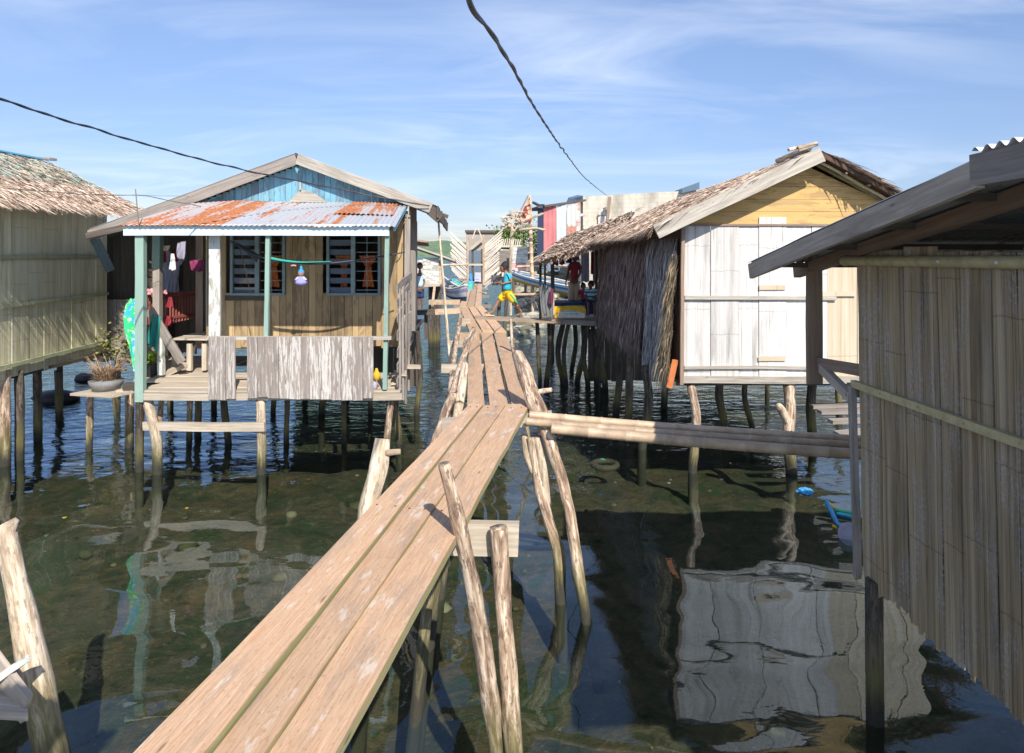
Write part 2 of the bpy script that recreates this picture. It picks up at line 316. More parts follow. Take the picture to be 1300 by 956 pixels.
M['fascia'] = wood('pale_blue_fascia', (.4, .52, .55), (.6, .7, .72), var=.05, paint=(.62, .76, .8), cover=.85, pscale=4, grain=.4)
M['yellow'] = wood('yellow_painted_boards', (.34, .22, .1), (.55, .36, .14), var=.12, paint=(.6, .39, .15), cover=.5, pst=.5, pscale=3.5, grain=.5, dirt=(.6, .52, .4), dirtamt=.25)
M['white'] = bambooweave('whitewashed_woven_bamboo', ((.46, .43, .4), (.68, .66, .63), (.8, .79, .78)), strip=.022, var=.2, gap=.5, seam=.95, mould=(.45, .38, .28), mamt=.35)
M['cream'] = bambooweave('cream_woven_bamboo', ((.46, .36, .22), (.6, .5, .36), (.68, .61, .49)), strip=.035, var=.15, gap=.25, seam=.95)
M['sawali'] = bambooweave('grey_split_bamboo', ((.17, .115, .06), (.38, .29, .175), (.56, .46, .3)), strip=.007, mould=(.42, .42, .46), var=.4, seam=.78, gap=.7, mamt=.8)
M['sawali_g'] = bambooweave('greenish_split_bamboo', ((.52, .46, .26), (.68, .63, .4), (.8, .77, .58)), strip=.03, mould=(.5, .56, .5), var=.25, seam=.9, gap=.35, mamt=.45)
M['culm'] = plain('bamboo_culm', (.42, .36, .2), .5, .25, 14)
M['culm_pale'] = plain('pale_bamboo_culm', (.5, .37, .25), .5, .35, 7)
M['culm_green'] = plain('green_grey_bamboo_batten', (.36, .38, .24), .6, .25, 10)
M['thatch'] = leaf('dry_palm_thatch', ((.18, .11, .08), (.52, .39, .29), (.64, .49, .37), (.78, .65, .52), (.34, .22, .16)))
M['thatch_teal'] = leaf('thatch_with_teal_net', ((.2, .36, .36), (.48, .39, .27), (.3, .44, .42), (.6, .52, .38), (.36, .32, .24)))
M['thatch_dark'] = leaf('old_purple_brown_thatch', ((.2, .145, .13), (.4, .3, .27), (.55, .43, .38), (.3, .22, .2)))
M['thatch_blue'] = leaf('silvery_grey_thatch', ((.28, .27, .29), (.52, .51, .52), (.68, .64, .6), (.38, .38, .41)))
M['thatch_pale'] = leaf('pale_straw_thatch', ((.5, .4, .27), (.7, .6, .45), (.42, .33, .22)))
M['under'] = plain('thatch_underside', (.13, .08, .055), .95, .4, 12)
M['bark'] = bark('peeling_bark', (.14, .085, .06), (.4, .29, .2), (.66, .54, .42))
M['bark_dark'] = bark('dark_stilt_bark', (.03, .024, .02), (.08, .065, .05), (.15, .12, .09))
M['bark_pale'] = bark('bare_pale_wood', (.3, .22, .15), (.55, .45, .33), (.7, .6, .47))
M['tin'] = metal('rusty_corrugated_iron', (.5, .52, .56), (.52, .2, .09), .36)
M['tin_rust'] = metal('very_rusty_corrugated_iron', (.52, .49, .5), (.52, .2, .09), .6, stripe=(.45, 2.6))
M['tin_clean'] = metal('grey_corrugated_iron', (.52, .54, .57), (.4, .2, .1), .05)
M['tin_dark'] = metal('dull_corrugated_iron', (.3, .31, .34), (.16, .1, .07), .3)
M['tin_blue'] = metal('blue_grey_corrugated_iron', (.16, .24, .31), (.2, .12, .08), .2)
M['tin_white'] = metal('bright_galvanised_iron', (.85, .85, .88), (.4, .3, .2), -.2, .5)
M['frame'] = plain('grey_green_paint', (.2, .27, .27), .5, .2)
def glassmat(name, tint=(.02, .025, .03)):
    t = NT(name); return t.bsdf(tint, .04, None, IOR=1.9)
M['glass'] = glassmat('window_glass'); 
M['louvre'] = plain('sky_toned_louvre_glass', (.13, .17, .23), .06, .1, IOR=1.8)  # blue-grey base colour stands in for some of the reflected sky
M['black'] = plain('black_rubber', (.02, .02, .022), .5, .2)
M['cable'] = plain('cable_sheath', (.03, .035, .045), .5, .1)
M['red_paint'] = wood('maroon_paint', (.22, .06, .05), (.36, .11, .08), var=.3)
def solid(n, c, rough=.75, var=.18, **k):
    if n not in M: M[n] = plain(n, c, rough, var, 10, **k)
    return M[n]
for n, c in dict(orange_cloth=(.62, .16, .03), skin=(.33, .17, .1), skin_dark=(.2, .1, .06), hair=(.015, .012, .012), turquoise_shirt=(.04, .48, .66), yellow_shorts=(.85, .55, .01), red_shirt=(.33, .03, .045), magenta_cloth=(.3, .04, .14), navy_cloth=(.02, .04, .11), teal_cloth=(.02, .28, .24), white_paint=(.8, .8, .78), blue_paint=(.05, .3, .6), yellow_paint=(.8, .5, .03), pink_paint=(.7, .33, .32), green_paint=(.1, .5, .25), violet_toy=(.3, .3, .72), pink_toy=(.8, .35, .4), green_rope=(.02, .35, .28), sandal=(.7, .5, .25), dusk_cloth=(.4, .38, .5), lilac_cloth=(.5, .52, .68), navy_wall=(.05, .08, .15)).items(): solid(n, c)
def concrete():
    t = NT('raw_concrete'); p = t.n('TexCoord').outputs['Object']; n = t.noise(t.mapv(p, (1, 1, .35)), 1.2, 8, .65); b = t.n('TexBrick', {'Vector': t.mapv(p, (1, 1, 1)), 'Scale': 1.0, 'Mortar Size': .012, 'Brick Width': .4, 'Row Height': .2})
    sw = t.n('SeparateXYZ', {0: p}); cv = t.n('CombineXYZ', {0: t.math('ADD', sw.outputs[0], sw.outputs[1]), 1: sw.outputs[2]}); t.set(b.inputs['Vector'], cv.outputs[0])
    col = t.ramp(n, [(.3, (.34, .3, .24)), (.5, (.62, .57, .47)), (.7, (.76, .72, .62))]); col = t.mix(t.math('MULTIPLY', b.outputs['Fac'], .25), col, (.25, .22, .19)); return t.bsdf(col, .9, t.bump(n, .4, .02))
M['concrete'] = concrete()
def towel():
    t = NT('printed_towel'); g = t.attr('gco'); n = t.noise(t.mapv(g, (3, 4, 0)), 1.4, 5, .6, .5); n2 = t.noise(t.mapv(g, (9, 14, 0)), 1, 3)
    col = t.mix(t.rng(n, .47, .5), (.05, .4, .75), (.03, .55, .22)); col = t.mix(t.rng(n2, .56, .58), col, (.5, .8, .3)); col = t.mix(t.rng(n, .38, .36), col, (.35, .75, .8)); return t.bsdf(col, .9)
M['towel'] = towel()
def stripe_cloth(name, a, b, k=9):
    t = NT(name); p = t.n('SeparateXYZ', {0: t.n('TexCoord').outputs['Object']}).outputs[2]; f = t.rng(t.math('SINE', t.math('MULTIPLY', p, k*6.28)), -.1, .1); return t.bsdf(t.mix(f, a, b), .85)
M['striped_shirt'] = stripe_cloth('striped_shirt_cloth', (.03, .2, .32), (.55, .7, .72))
def batik():
    t = NT('patterned_maroon_cloth'); g = t.attr('gco'); v = t.n('TexVoronoi', {'Vector': t.mapv(g, (5, 5, 5)), 'Scale': 1.0}).outputs['Distance']; return t.bsdf(t.mix(t.rng(v, .46, .54), (.6, .45, .3), (.22, .035, .03)), .8)
M['batik'] = batik()
# ---------------------------------------------------------------- water, seabed, hills
def seabed():
    xs = []; x = -40
    while x <= 40: xs.append(x); x += .28 if -9 < x < 8 else 1.5
    ys = []; y = -12
    while y <= 70: ys.append(y); y += .22 if 2 < y < 17 else 1.2
    def dep(x, y):
        d = .5+max(0, y-11)*.055+max(0, y-22)*.05
        return -min(d, 3.2)+.16*mnoise.noise(Vector((x*.55, y*.55, 0)))+.09*mnoise.noise(Vector((x*1.7, y*1.7, 4)))+.04*mnoise.noise(Vector((x*4.5, y*4.5, 9)))
    far = [(-3000, -200), (3000, -200), (3000, 3000), (-3000, 3000)]
    vs = [(x, y, dep(x, y)) for y in ys for x in xs]; n = len(xs); fs = [(j*n+i, j*n+i+1, (j+1)*n+i+1, (j+1)*n+i) for j in range(len(ys)-1) for i in range(n-1)]
    b = len(vs); vs += [(-3000, -300, -3.6), (3000, -300, -3.6), (3000, 3000, -3.6), (-3000, 3000, -3.6)]; fs.append((b, b+1, b+2, b+3))
    t = NT('seabed_mud_and_algae'); p = t.n('NewGeometry').outputs['Position']; n1 = t.noise(p, .9, 6, .62, .6); n2 = t.noise(p, 4.5, 6, .65, .4); n3 = t.noise(p, 17, 4, .6)
    col = t.ramp(n1, [(.32, (.012, .03, .008)), (.46, (.045, .04, .022)), (.58, (.075, .055, .033)), (.7, (.022, .04, .012))])
    col = t.mix(t.rng(n2, .55, .72, 0, .5), col, (.15, .115, .06)); col = t.mix(t.rng(n2, .49, .38, 0, .75), col, (.012, .02, .008)); col = t.mix(t.rng(n3, .6, .72, 0, .5), col, (.2, .17, .1)); n4 = t.noise(p, 2.1, 4, .6, 1.2); col = t.mix(t.rng(n4, .56, .66, 0, .6), col, (.11, .062, .03)); col = t.mix(t.rng(n4, .42, .34, 0, .7), col, (.02, .045, .012))
    m = t.bsdf(col, .95, t.bump(t.math('ADD', n2, t.math('MULTIPLY', n3, .5)), .9, .06))
    me = bpy.data.meshes.new('seabed'); me.from_pydata(vs, [], fs); me.materials.append(m); me.polygons.foreach_set('use_smooth', [True]*len(me.polygons)); o = bpy.data.objects.new('seabed', me); C.objects.link(o); o['kind'] = 'structure'
    mb = MB()   # stones and shells strewn over the bottom
    for _ in range(520):
        x, y = U(-9, 7), U(3.5, 15); r = U(.012, .045) if rng.random() < .95 else U(.08, .16); mb.ball((x, y, dep(x, y)+r*.1), r, r*U(.7, 1.2), r*U(.35, .6), 8, lump=.25)
    t = NT('algae_covered_stones'); col = t.ramp(t.attr('rnd', 'Fac'), [(0, (.03, .045, .015)), (.6, (.08, .07, .04)), (.9, (.12, .1, .06)), (.98, (.24, .21, .15))]); m = t.bsdf(col, .9)
    o = mb.build('stones', m, smooth=True); o['kind'] = 'stuff'; o['label'] = 'stones and shell bits scattered over the shallow seabed'; o['category'] = 'stones'
seabed()
def water():
    t = NT('sea_water'); p = t.n('NewGeometry').outputs['Position']; y = t.n('SeparateXYZ', {0: p}).outputs[1]
    a = t.noise(t.mapv(p, (1, 1.25, 1)), 1.0, 1, .4, .5); b = t.noise(t.mapv(p, (1, 2.0, 1), (7, 3, 0)), 2.3, 3, .55, .4); c = t.noise(t.mapv(p, (1, 1.3, 1), (1, 9, 0)), .22, 3, .6)
    k = t.rng(y, 9, 19, .0, 1); k2 = t.rng(y, 12, 22, 0, 1)
    h = t.math('ADD', t.math('MULTIPLY', a, t.math('ADD', .03, t.math('MULTIPLY', k, .05))), t.math('MULTIPLY', b, t.math('ADD', .0008, t.math('MULTIPLY', k, .09))))
    h = t.math('ADD', h, t.math('MULTIPLY', t.math('MULTIPLY', c, k2), .35))
    nr = t.bump(h, 1.0, 1.0)
    cs = t.n('VectorMath', {0: nr, 1: t.n('NewGeometry').outputs['Incoming']}, operation='DOT_PRODUCT').outputs['Value']; fr = t.math('ADD', .055, t.math('MULTIPLY', t.math('POWER', t.math('MAXIMUM', t.math('SUBTRACT', 1.0, t.math('ABSOLUTE', cs)), 0.0), 4.4), .945)); tr = t.n('BsdfTransparent', {'Color': (.80, .88, .78, 1)}); gl = t.n('BsdfGlossy', {'Color': (.74, .86, 1, 1), 'Roughness': .0, 'Normal': nr})
    mx = t.n('MixShader', {0: fr, 1: tr.outputs[0], 2: gl.outputs[0]}); t.t.links.new(mx.outputs[0], t.out.inputs[0])
    me = bpy.data.meshes.new('water'); me.from_pydata([(-3000, -300, 0), (3000, -300, 0), (3000, 3000, 0), (-3000, 3000, 0)], [], [(0, 1, 2, 3)]); me.materials.append(t.m); o = bpy.data.objects.new('water', me); C.objects.link(o); o['kind'] = 'structure'
water()
def hills():
    vs = []; n = 220; k = 14
    for j in range(k+1):
        for i in range(n+1):
            x = -900+1300*i/n; y = 620+j*16; v = j/k; hh = (13+6*mnoise.noise(Vector((x*.006, 3, 0)))+3.2*mnoise.noise(Vector((x*.03, 1, 0))))*min(1, v*3.2)**.7*(1+.4*v)
            if x > -55: hh *= max(.25, 1-(x+55)/110)
            vs.append((x, y, hh+1.6*mnoise.noise(Vector((x*.11, y*.11, 0)))*min(1, v*6)+.7*mnoise.noise(Vector((x*.4, y*.4, 2)))*min(1, v*6)-(1.5 if j == 0 else 0)))
    fs = [(j*(n+1)+i, j*(n+1)+i+1, (j+1)*(n+1)+i+1, (j+1)*(n+1)+i) for j in range(k) for i in range(n)]
    t = NT('distant_forest'); p = t.n('NewGeometry').outputs['Position']; a = t.noise(p, .12, 6, .7); b = t.noise(p, .6, 4, .6); col = t.mix(t.rng(a, .4, .6), (.10, .17, .10), (.2, .27, .12)); col = t.mix(t.rng(b, .35, .6, .5, 0), col, (.06, .12, .09))
    me = bpy.data.meshes.new('hills'); me.from_pydata(vs, [], fs); me.materials.append(t.bsdf(col, 1, t.bump(b, 1, 1.5))); o = bpy.data.objects.new('hills', me); C.objects.link(o); o['kind'] = 'structure'
hills()
# ---------------------------------------------------------------- boardwalk
def planks(name, label, a, za, b, zb, ya, yb, thick=.045, group='plank walkways over the water', mat='plank'):
    """a / b: pixel columns of plank edges at rows ya / yb, za / zb heights"""
    t = thing(name, label, 'walkway', tuple(L((a[0]+a[-1])/2, ya, za)), group)
    for i in range(0, len(a), 2):
        mb = MB(); dz = U(-.004, .006); mb.slab(L(a[i], ya, za)+Vector((0, 0, dz)), L(a[i+1], ya, za)+Vector((0, 0, dz)), L(b[i], yb, zb), L(b[i+1], yb, zb), thick, seg=12, jit=.005)
        mb.build('plank', M[mat], t)
    return t
ZW = 1.70
bw = thing('plank_boardwalk', 'wide pinkish brown three-plank walkway filling the foreground', 'walkway', (-.7, 2.5, ZW), 'plank walkways over the water')
d0, d1 = 1.1, 7.2
e0 = {2.54: (-1.128, -.922, -.727, -.512)}; ea = (-1.128, -.905, -.727, -.505); eb = (X(594, 7.15), X(613, 7.15), X(641, 7.15), X(673, 7.15))
def ex(i, d): return ea[i]+(eb[i]-ea[i])*(d-2.54)/(7.15-2.54)
for i in range(3):
    mb = MB(); g = .006; dz = (.045, .024, .0)[i]
    mb.slab((ex(i, d0)+g, d0+U(-.1, .1), ZW+dz), (ex(i+1, d0)-g, d0, ZW+dz), (ex(i, d1+.03)+g, d1+(.02, -.03, .04)[i], ZW+dz*.3), (ex(i+1, d1)-g, d1+(.0, -.03, .07)[i], ZW+dz*.3), .05, seg=16, jit=.004, r=(.75, .35, .55)[i]); mb.build('plank', M['plank'], bw)
mb = MB(); mb.beam((ex(0, 4.23)+.02, 4.26, 1.53), (X(658, 4.26), 4.26, 1.52), .04, .21); mb.build('cross_board', M['pale'], bw)
mb = MB(); mb.beam(P(562, 540, 7.06), P(701, 530, 7.02), .16, .115); mb.build('cross_beam', M['pale'], bw)
mb = MB(); mb.beam((ex(0, 1.6)-.1, 1.6, 1.58), (ex(3, 1.6)+.1, 1.6, 1.58), .1, .1); mb.build('cross_beam', M['grey'], bw)
ml = ZW-.06
t2 = planks('plank_boardwalk', 'middle walkway stretch of three warped planks with dark gaps between them', (593, 615, 622, 645, 650, 672), ml, (596, 608, 610, 624, 626, 640), ml, 515, 418)
for py, d in ((540, 10.4), (428, 13.2)):
    mb = MB(); zz = ml-.1; mb.beam((X(598, d)-.45, d, zz), (X(640, d)+.1, d, zz), .12, .12); mb.build('cross_beam', M['pale'], t2)
t3 = planks('plank_boardwalk', 'walkway stretch slanting left beside the walking child', (596, 611, 613, 627, 629, 643), ml+.02, (583, 592, 593, 601, 602, 611), ml+.04, 421, 387)
mb = MB(); mb.beam((X(586, 17.6)-.1, 17.6, ml-.1), (X(622, 17.6)+.1, 17.6, ml-.1), .12, .16); mb.build('cross_beam', M['culm_pale'], t3)
t4 = planks('plank_boardwalk', 'far straight walkway stretch leading into the slatted gateway', (583, 592, 593, 602, 603, 611), ml+.06, (595, 600, 600.5, 606, 606.5, 612), ml+.06, 389, 360)
MB().each([((X(588, d)-.3, d, ml-.06), (X(612, d)+.3, d, ml-.06), .12, .1) for d in (22, 27, 33)], 'cross_beam', M['grey'], t4)
def pole(label, pts, rad, mat='bark', bed=-.75, sides=12, brk=.16, group='bark poles propping the walkway', name='support_pole', cat='pole', knobs=()):
    pts = [Vector(p) for p in pts]
    if bed is not None and pts[-1].z > bed:
        a, b = pts[-2], pts[-1]; d = (b-a).normalized(); k = (b.z-bed)/max(.35, -d.z) if d.z < 0 else 0; q = b+d*k; q.z = bed; pts.append(q)
        if hasattr(rad, '__len__'): rad = list(rad)+[rad[-1]]
    mb = MB(); mb.tube(pts, rad, sides, brk, r=U(.3, .9), ring=.05)
    for c, dv, r in knobs: mb.tube([Vector(c)-Vector(dv)*.3, Vector(c)+Vector(dv)], [r, r*.75], 8, .2, ring=.03)
    return one(mb, name, M[mat], label, cat, group, smooth=True)
pole('leaning bark pole in front, its sawn top above the near walkway edge', [P(564, 589, 3.85), P(588, 690, 3.9), P(606, 780, 4.0), P(619, 866, 4.1)], [.036, .045, .047, .056])
pole('thick straight bark pole standing right against the short cross board', [P(634, 670, 4.17), P(638, 760, 4.17), P(646, 866, 4.15)], [.056, .053, .058])
pole('forked bark pole below the walkway corner, bent at its middle', [P(676, 556, 6.95), P(683, 610, 6.8), P(698, 668, 6.65), P(710, 705, 6.55), P(712, 765, 6.44)], [.06, .05, .055, .058, .05])
mb = MB(); mb.tube([P(694, 640, 6.78), P(689, 590, 6.83), P(682, 556, 6.9)], [.05, .055, .03], 10, .2, ring=.04); mb.tube([P(684, 612, 6.8), P(670, 580, 6.9), P(666, 552, 7.0)], [.035, .04, .035], 10, .2, ring=.04)
one(mb, 'fork_branch', M['bark_pale'], 'split fork stub wedged beside the bent pole below the walkway corner', 'branch', None, True)
pole('long knobbly bark pole rising past the walkway corner beside the bamboo bridge', [P(657, 449, 7.7), P(668, 478, 7.4), P(683, 522, 7.05), P(700, 565, 6.8), P(722, 645, 6.5), P(734, 725, 6.25), P(745, 790, 6.1)], [.06, .08, .085, .06, .055, .055, .052], knobs=[(P(688, 497, 7.2), (.1, -.05, .03), .03)], brk=.22)
pole('slim reddish post standing right of the middle walkway', [P(648, 405, 11.6), P(651, 440, 11.5), P(655, 463, 11.4)], [.026, .03, .03], 'bark')
pole('bark pole leaning over the left edge of the middle walkway', [P(601, 418, 10.6), P(588, 455, 9.6), P(573, 505, 8.3), P(556, 553, 7.5)], [.04, .045, .05, .05])
pole('thin bark pole crossing behind the leaning one left of the walkway', [P(585, 400, 14.5), P(577, 450, 11.5), P(572, 500, 9.2), P(566, 545, 8.2)], [.045, .045, .045, .05])
pole('stout pale stump post hugging the left side of the middle walkway', [P(590, 462, 8.9), P(584, 510, 8.3), P(580, 545, 8.0)], [.045, .065, .075], 'bark_pale')
pole('thin leaning post under the left edge of the middle walkway', [P(592, 430, 12.6), P(585, 480, 10.5), P(577, 530, 9)], [.04, .045, .045])
pole('short driftwood post with a side knob left of the near walkway', [P(485, 557, 5.4), P(480, 590, 5.35), P(468, 640, 5.25), P(466, 680, 5.2)], [.055, .075, .07, .075], 'bark_pale', brk=.2, knobs=[(P(494, 575, 5.35), (.09, 0, .01), .026)])
pole('pale barkless pole with a hooked tip at the lower left', [P(22, 659, 4.65), P(9, 671, 4.6), P(16, 720, 4.55), P(33, 800, 4.45), P(47, 867, 4.4)], [.02, .055, .066, .08, .09], 'bark_pale', brk=.1, group=None)
pole('tall thin bamboo stake standing in the water left of the walkway', [P(556, 273, 13.6), P(563, 360, 13.3), P(571, 455, 13.0)], [.018, .024, .028], 'bark_pale', brk=.02, group=None, name='bamboo_stake', cat='stake')
for i, (px, d, r, lab) in enumerate(((607, 19.5, .05, 'dark post under the bend of the walkway'), (626, 16.4, .05, 'dark post beneath the walking child'), (640, 12.8, .045, 'post under the right edge of the middle walkway'), (600, 26, .06, 'post under the far walkway before the gateway'), (617, 24, .06, 'post just right of the far walkway'), (641, 24.5, .06, 'bare post in the mud behind the walking child'), (633, 28, .07, 'post at the foot of the right slatted fence'), (700, 21, .08, 'black post below the boat hull'))):
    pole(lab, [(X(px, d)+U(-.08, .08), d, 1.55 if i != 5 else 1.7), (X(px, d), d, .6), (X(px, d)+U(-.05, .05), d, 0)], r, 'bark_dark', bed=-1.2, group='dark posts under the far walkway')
# nail heads along the beams of the near walkway
for d in (1.62, 4.25, 7.05):
    for i in range(3):
        for u in (.25, .72):
            mb = MB(); x = ex(i, d)+(ex(i+1, d)-ex(i, d))*(u+U(-.08, .08)); k_ = (d-1.1)/6.1; zz = ZW+(.045, .024, .0)[i]*(1-k_*.7); c = Vector((x, d+U(-.03, .03), zz+.003)); mb.tube([c-Vector((0, 0, .012)), c], .0065, 8, ring=9); mb.build('nail', solid('rusty_nail', (.1, .05, .035)), bw)
for c, r, lab in ((P(573, 503, 8.4), .07, 'dark rope lashing round the crossed poles left of the middle walkway'), (P(690, 532, 7.0), .085, 'dark rope lashing where the knobbly pole meets the cross beam')):
    mb = MB(); pts = [c+Vector((math.cos(a)*r, math.sin(a)*r, .03*a/6.28-.06)) for a in [i*.5 for i in range(52)]]; mb.tube(pts, .007, 5, .2, ring=9); one(mb, 'rope_lashing', M['dark'], lab, 'rope', None, True)
# thin plank the child walks on
t = thing('cross_plank', 'single narrow plank bridge leading right from the walkway bend, child on it', 'plank', tuple(L(605, 402, ZW)))
mb = MB(); mb.slab(L(603, 400.5, ZW), L(603, 404, ZW), L(716, 405, 1.62), L(716, 409, 1.62), .04, seg=8); mb.build('plank', M['culm_pale'], t)
# left stub boards
for a, b, m, lab in ((P(545, 383.5, 20.5), P(584, 383.5, 20.5), 'culm_pale', 'thin pale board reaching left from the walkway bend'), (P(553, 396, 18), P(585, 394, 18), 'culm_pale', 'orange-brown board stub left of the walkway bend'), (P(524, 397, 18.4), P(553, 396, 18.4), 'dark', 'dark beam between the side wall and the walkway bend')):
    mb = MB(); mb.beam(a, b, .3, .13); one(mb, 'beam', M[m], lab, 'beam')
for px0, py0, px1, py1, d in ((580, 422, 599, 434, 13.4), (583, 404, 590, 414, 15.8)):
    mb = MB(); mb.beam(P(px0, (py0+py1)/2, d), P(px1+6, (py0+py1)/2, d+.1), .12, (py1-py0)/FP*d); one(mb, 'block', M['culm_pale' if px0 == 580 else 'pale'], 'orange wooden block jutting out under the middle walkway' if px0 == 580 else 'small pale wooden block jutting out under the walkway bend', 'block')
# bamboo footbridge to the near hut
t = thing('bamboo_footbridge', 'three long bamboo poles laid side by side from the walkway to the near hut', 'footbridge', tuple(P(700, 540, 6.6)))
for a, b, r in (((672, 527, 6.95), (1160, 562, 6.3), .043), ((668, 535, 6.84), (1160, 569.5, 6.18), .04), ((700, 544, 6.7), (1160, 581, 6.04), .05)):
    mb = MB(); mb.bamboo(P(*a), P(*b), r, sag=.02); mb.build('pole', M['culm_pale'], t, True)
# ================================================================ porch house
YW = 11.7
hs = thing('porch_house', 'brown plank house with blue gable and rusty tin porch roof on stilts', 'house', (-3.5, 11, 0))
XL, XR = X(262, YW), X(512, YW)
def wallboards(mb, x0, x1, z0, z1, y, w=.125, m=None, t=.022, holes=()):
    x = x0
    while x < x1-.02:
        ww = min(w*U(.8, 1.2), x1-x); segs = [(z0+U(-.03, .02), z1)]
        for hx0, hx1, hz0, hz1 in holes:
            if x+ww > hx0+.02 and x < hx1-.02: segs = [s for a, b in segs for s in ((a, hz0), (hz1, b)) if s[1]-s[0] > .02]
        for a, b in segs:
            mb.beam((x+ww/2, y+U(0, .006), a), (x+ww/2, y+U(0, .006), b), ww-.006, t, up=(0, 1, 0), jit=.0015, seg=3)
        x += ww
WIN = [(X(295, YW), X(361, YW), Z(372, YW), Z(294, YW)), (X(417, YW), X(482, YW), Z(372, YW), Z(294, YW))]
mb = MB(); wallboards(mb, XL, XR, Z(440, YW), 4.12, YW, holes=WIN); mb.build('front_wall', M['wallb'], hs)
# side and back walls, floor, dark inside
XB = X(529, 16.4); XLB = -5.35
mb = MB()
for k in range(30):
    t0 = k/30; t1 = (k+.94)/30; a = Vector((XR, YW+.04, 0)).lerp(Vector((XB, 16.4, 0)), t0); b = Vector((XR, YW+.04, 0)).lerp(Vector((XB, 16.4, 0)), t1); c = (a+b)/2
    mb.beam((c.x, c.y, 1.5+U(-.1, .1)), (c.x, c.y, 4.05), (b-a).length, .02, up=(1, 0, 0), jit=.002, seg=2)
mb.build('side_wall', M['grey'], hs)
mb = MB()
for k in range(26):
    y = YW+.12+k*.19; mb.beam((XL+.01, y, 1.7), (XL+.01, y, 4.1), .18, .02, up=(1, 0, 0), jit=.002, seg=2)
mb.build('side_wall', M['wallb'], hs)
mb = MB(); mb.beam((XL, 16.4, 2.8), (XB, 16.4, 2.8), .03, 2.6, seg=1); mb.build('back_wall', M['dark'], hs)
mb = MB(); wallboards(mb, -5.2, -2.2, .12, 1.68, 16.3, .2); mb.build('shade_boards', M['dark'], hs)  # added dark boards, keep bright sky out of the water under the house
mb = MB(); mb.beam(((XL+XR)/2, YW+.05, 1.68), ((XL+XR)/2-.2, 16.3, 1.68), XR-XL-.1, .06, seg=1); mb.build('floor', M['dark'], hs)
# gable boards and barge boards
YB = 11.42; ap = Vector((X(376, YB), YB, Z(202, YB))); lb = Vector((X(113, YB), YB, Z(299, YB))); rb = Vector((X(547, YB), YB, Z(264.5, YB)))
mb = MB(); x = X(240, YW)
while x < X(522, YW):
    w = .105*U(.8, 1.2); xc = x+w/2; zt = (ap.z-.06+(xc-ap.x)*((rb.z-ap.z)/(rb.x-ap.x)) if xc > ap.x else ap.z-.06+(ap.x-xc)*((lb.z-ap.z)/(ap.x-lb.x)))
    if zt > 4.16: mb.beam((xc, YW-.03, 4.08), (xc, YW-.03, zt), w-.005, .018, up=(0, 1, 0), jit=.001, seg=2)
    x += w
mb.build('gable_wall', M['blueb'], hs)
mb = MB(); mb.beam(lb, ap+Vector((.01, 0, 0)), .035, .175, jit=.006); mb.build('barge_board', M['grey'], hs)
mb = MB(); mb.beam(ap+Vector((.02, -.012, 0)), rb, .035, .17, jit=.006); mb.build('barge_board', M['barge'], hs, label='right barge board, coloured paler as if sunlit')  # lit side put into the wood colour, paler than the left board
# tin roof (two slopes), ends at the barge boards
YE = 16.6; apb = Vector((ap.x-.35, YE, ap.z+.02)); lbb = Vector((lb.x, YE, lb.z)); rbb = Vector((X(560, YE)+.05, YE, rb.z-.02)); up = Vector((0, 0, .1))
rf = MB(); rf.corr(ap+up, apb+up, rb+up+Vector((.1, 0, -.05)), rbb+up+Vector((.1, 0, -.05)), rows=4); rf.corr(ap+up, apb+up, lb+up, lbb+up, rows=4); o = rf.build('roof', M['tin_clean'], hs)
mb = MB(); e0_ = rb+Vector((.11, -.02, -.06)); mb.beam(e0_, rbb+Vector((.1, 0, -.1)), .03, .2, jit=.008); mb.beam(rb+Vector((-.02, .02, -.02)), rb+Vector((.16, .02, -.17)), .02, .18); mb.build('eaves_board', M['dark'], o)
MB().each([(Vector((ap.x, y, ap.z+.02)), Vector((q.x, y, q.z+.02)), .06, .08) for y in (12.0, 13.2, 14.5) for q in (rb, lb)], 'rafter', M['dark'], o)
# porch roof
pe = 9.98; a0 = Vector((X(152, pe), pe, Z(286, pe))); a1 = Vector((X(502, pe), pe, Z(288, pe))); b0 = Vector((X(256, 11.62), 11.62, Z(254, 11.62))); b1 = Vector((X(518, 11.62), 11.62, Z(259, 11.62)))
pr = MB()
def mixp(u, v): return a0.lerp(a1, u).lerp(b0.lerp(b1, u), v)
for k, (u0, u1) in enumerate(((0, .2), (.185, .37), (.36, .53), (.52, .7), (.69, .86), (.85, 1))):
    dz = Vector((0, 0, .006*(k % 2))); pr.corr(mixp(u0, 0)+dz, mixp(u1, 0)+dz, mixp(u0, 1)+dz, mixp(u1, 1)+dz, rows=6, r=(.5, .8, .3, .35, .3, .2)[k], m=(1 if k in (0, 1) else 0))
pro = pr.build('porch_roof', [M['tin'], M['tin_rust']], hs)
pr = MB(); dz = Vector((0, 0, .03)); pr.corr(mixp(.72, .45)+dz, mixp(.97, .4)+dz, mixp(.74, .98)+dz, mixp(.955, .98)+dz, rows=4, r=.6); pr.build('patch_sheet', M['tin_rust'], pro)
mb = MB(); mb.beam((a0.x+.02, pe+.07, Z(291.5, pe)), (a1.x-.1, pe+.07, Z(292, pe)), .025, .165, jit=.002); mb.build('fascia', M['fascia'], pro)
mb = MB(); mb.beam(a1+Vector((-.03, .05, -.03)), b1+Vector((-.02, 0, -.03)), .03, .07); mb.build('fascia', M['blueb'], pro)
MB().each([(mixp(u, .03)+Vector((0, .05, -.06)), mixp(u, 1)+Vector((0, 0, -.06)), .05, .07) for u in (.03, .2, .36, .52, .69, .97)], 'rafter', M['brown'], pro)
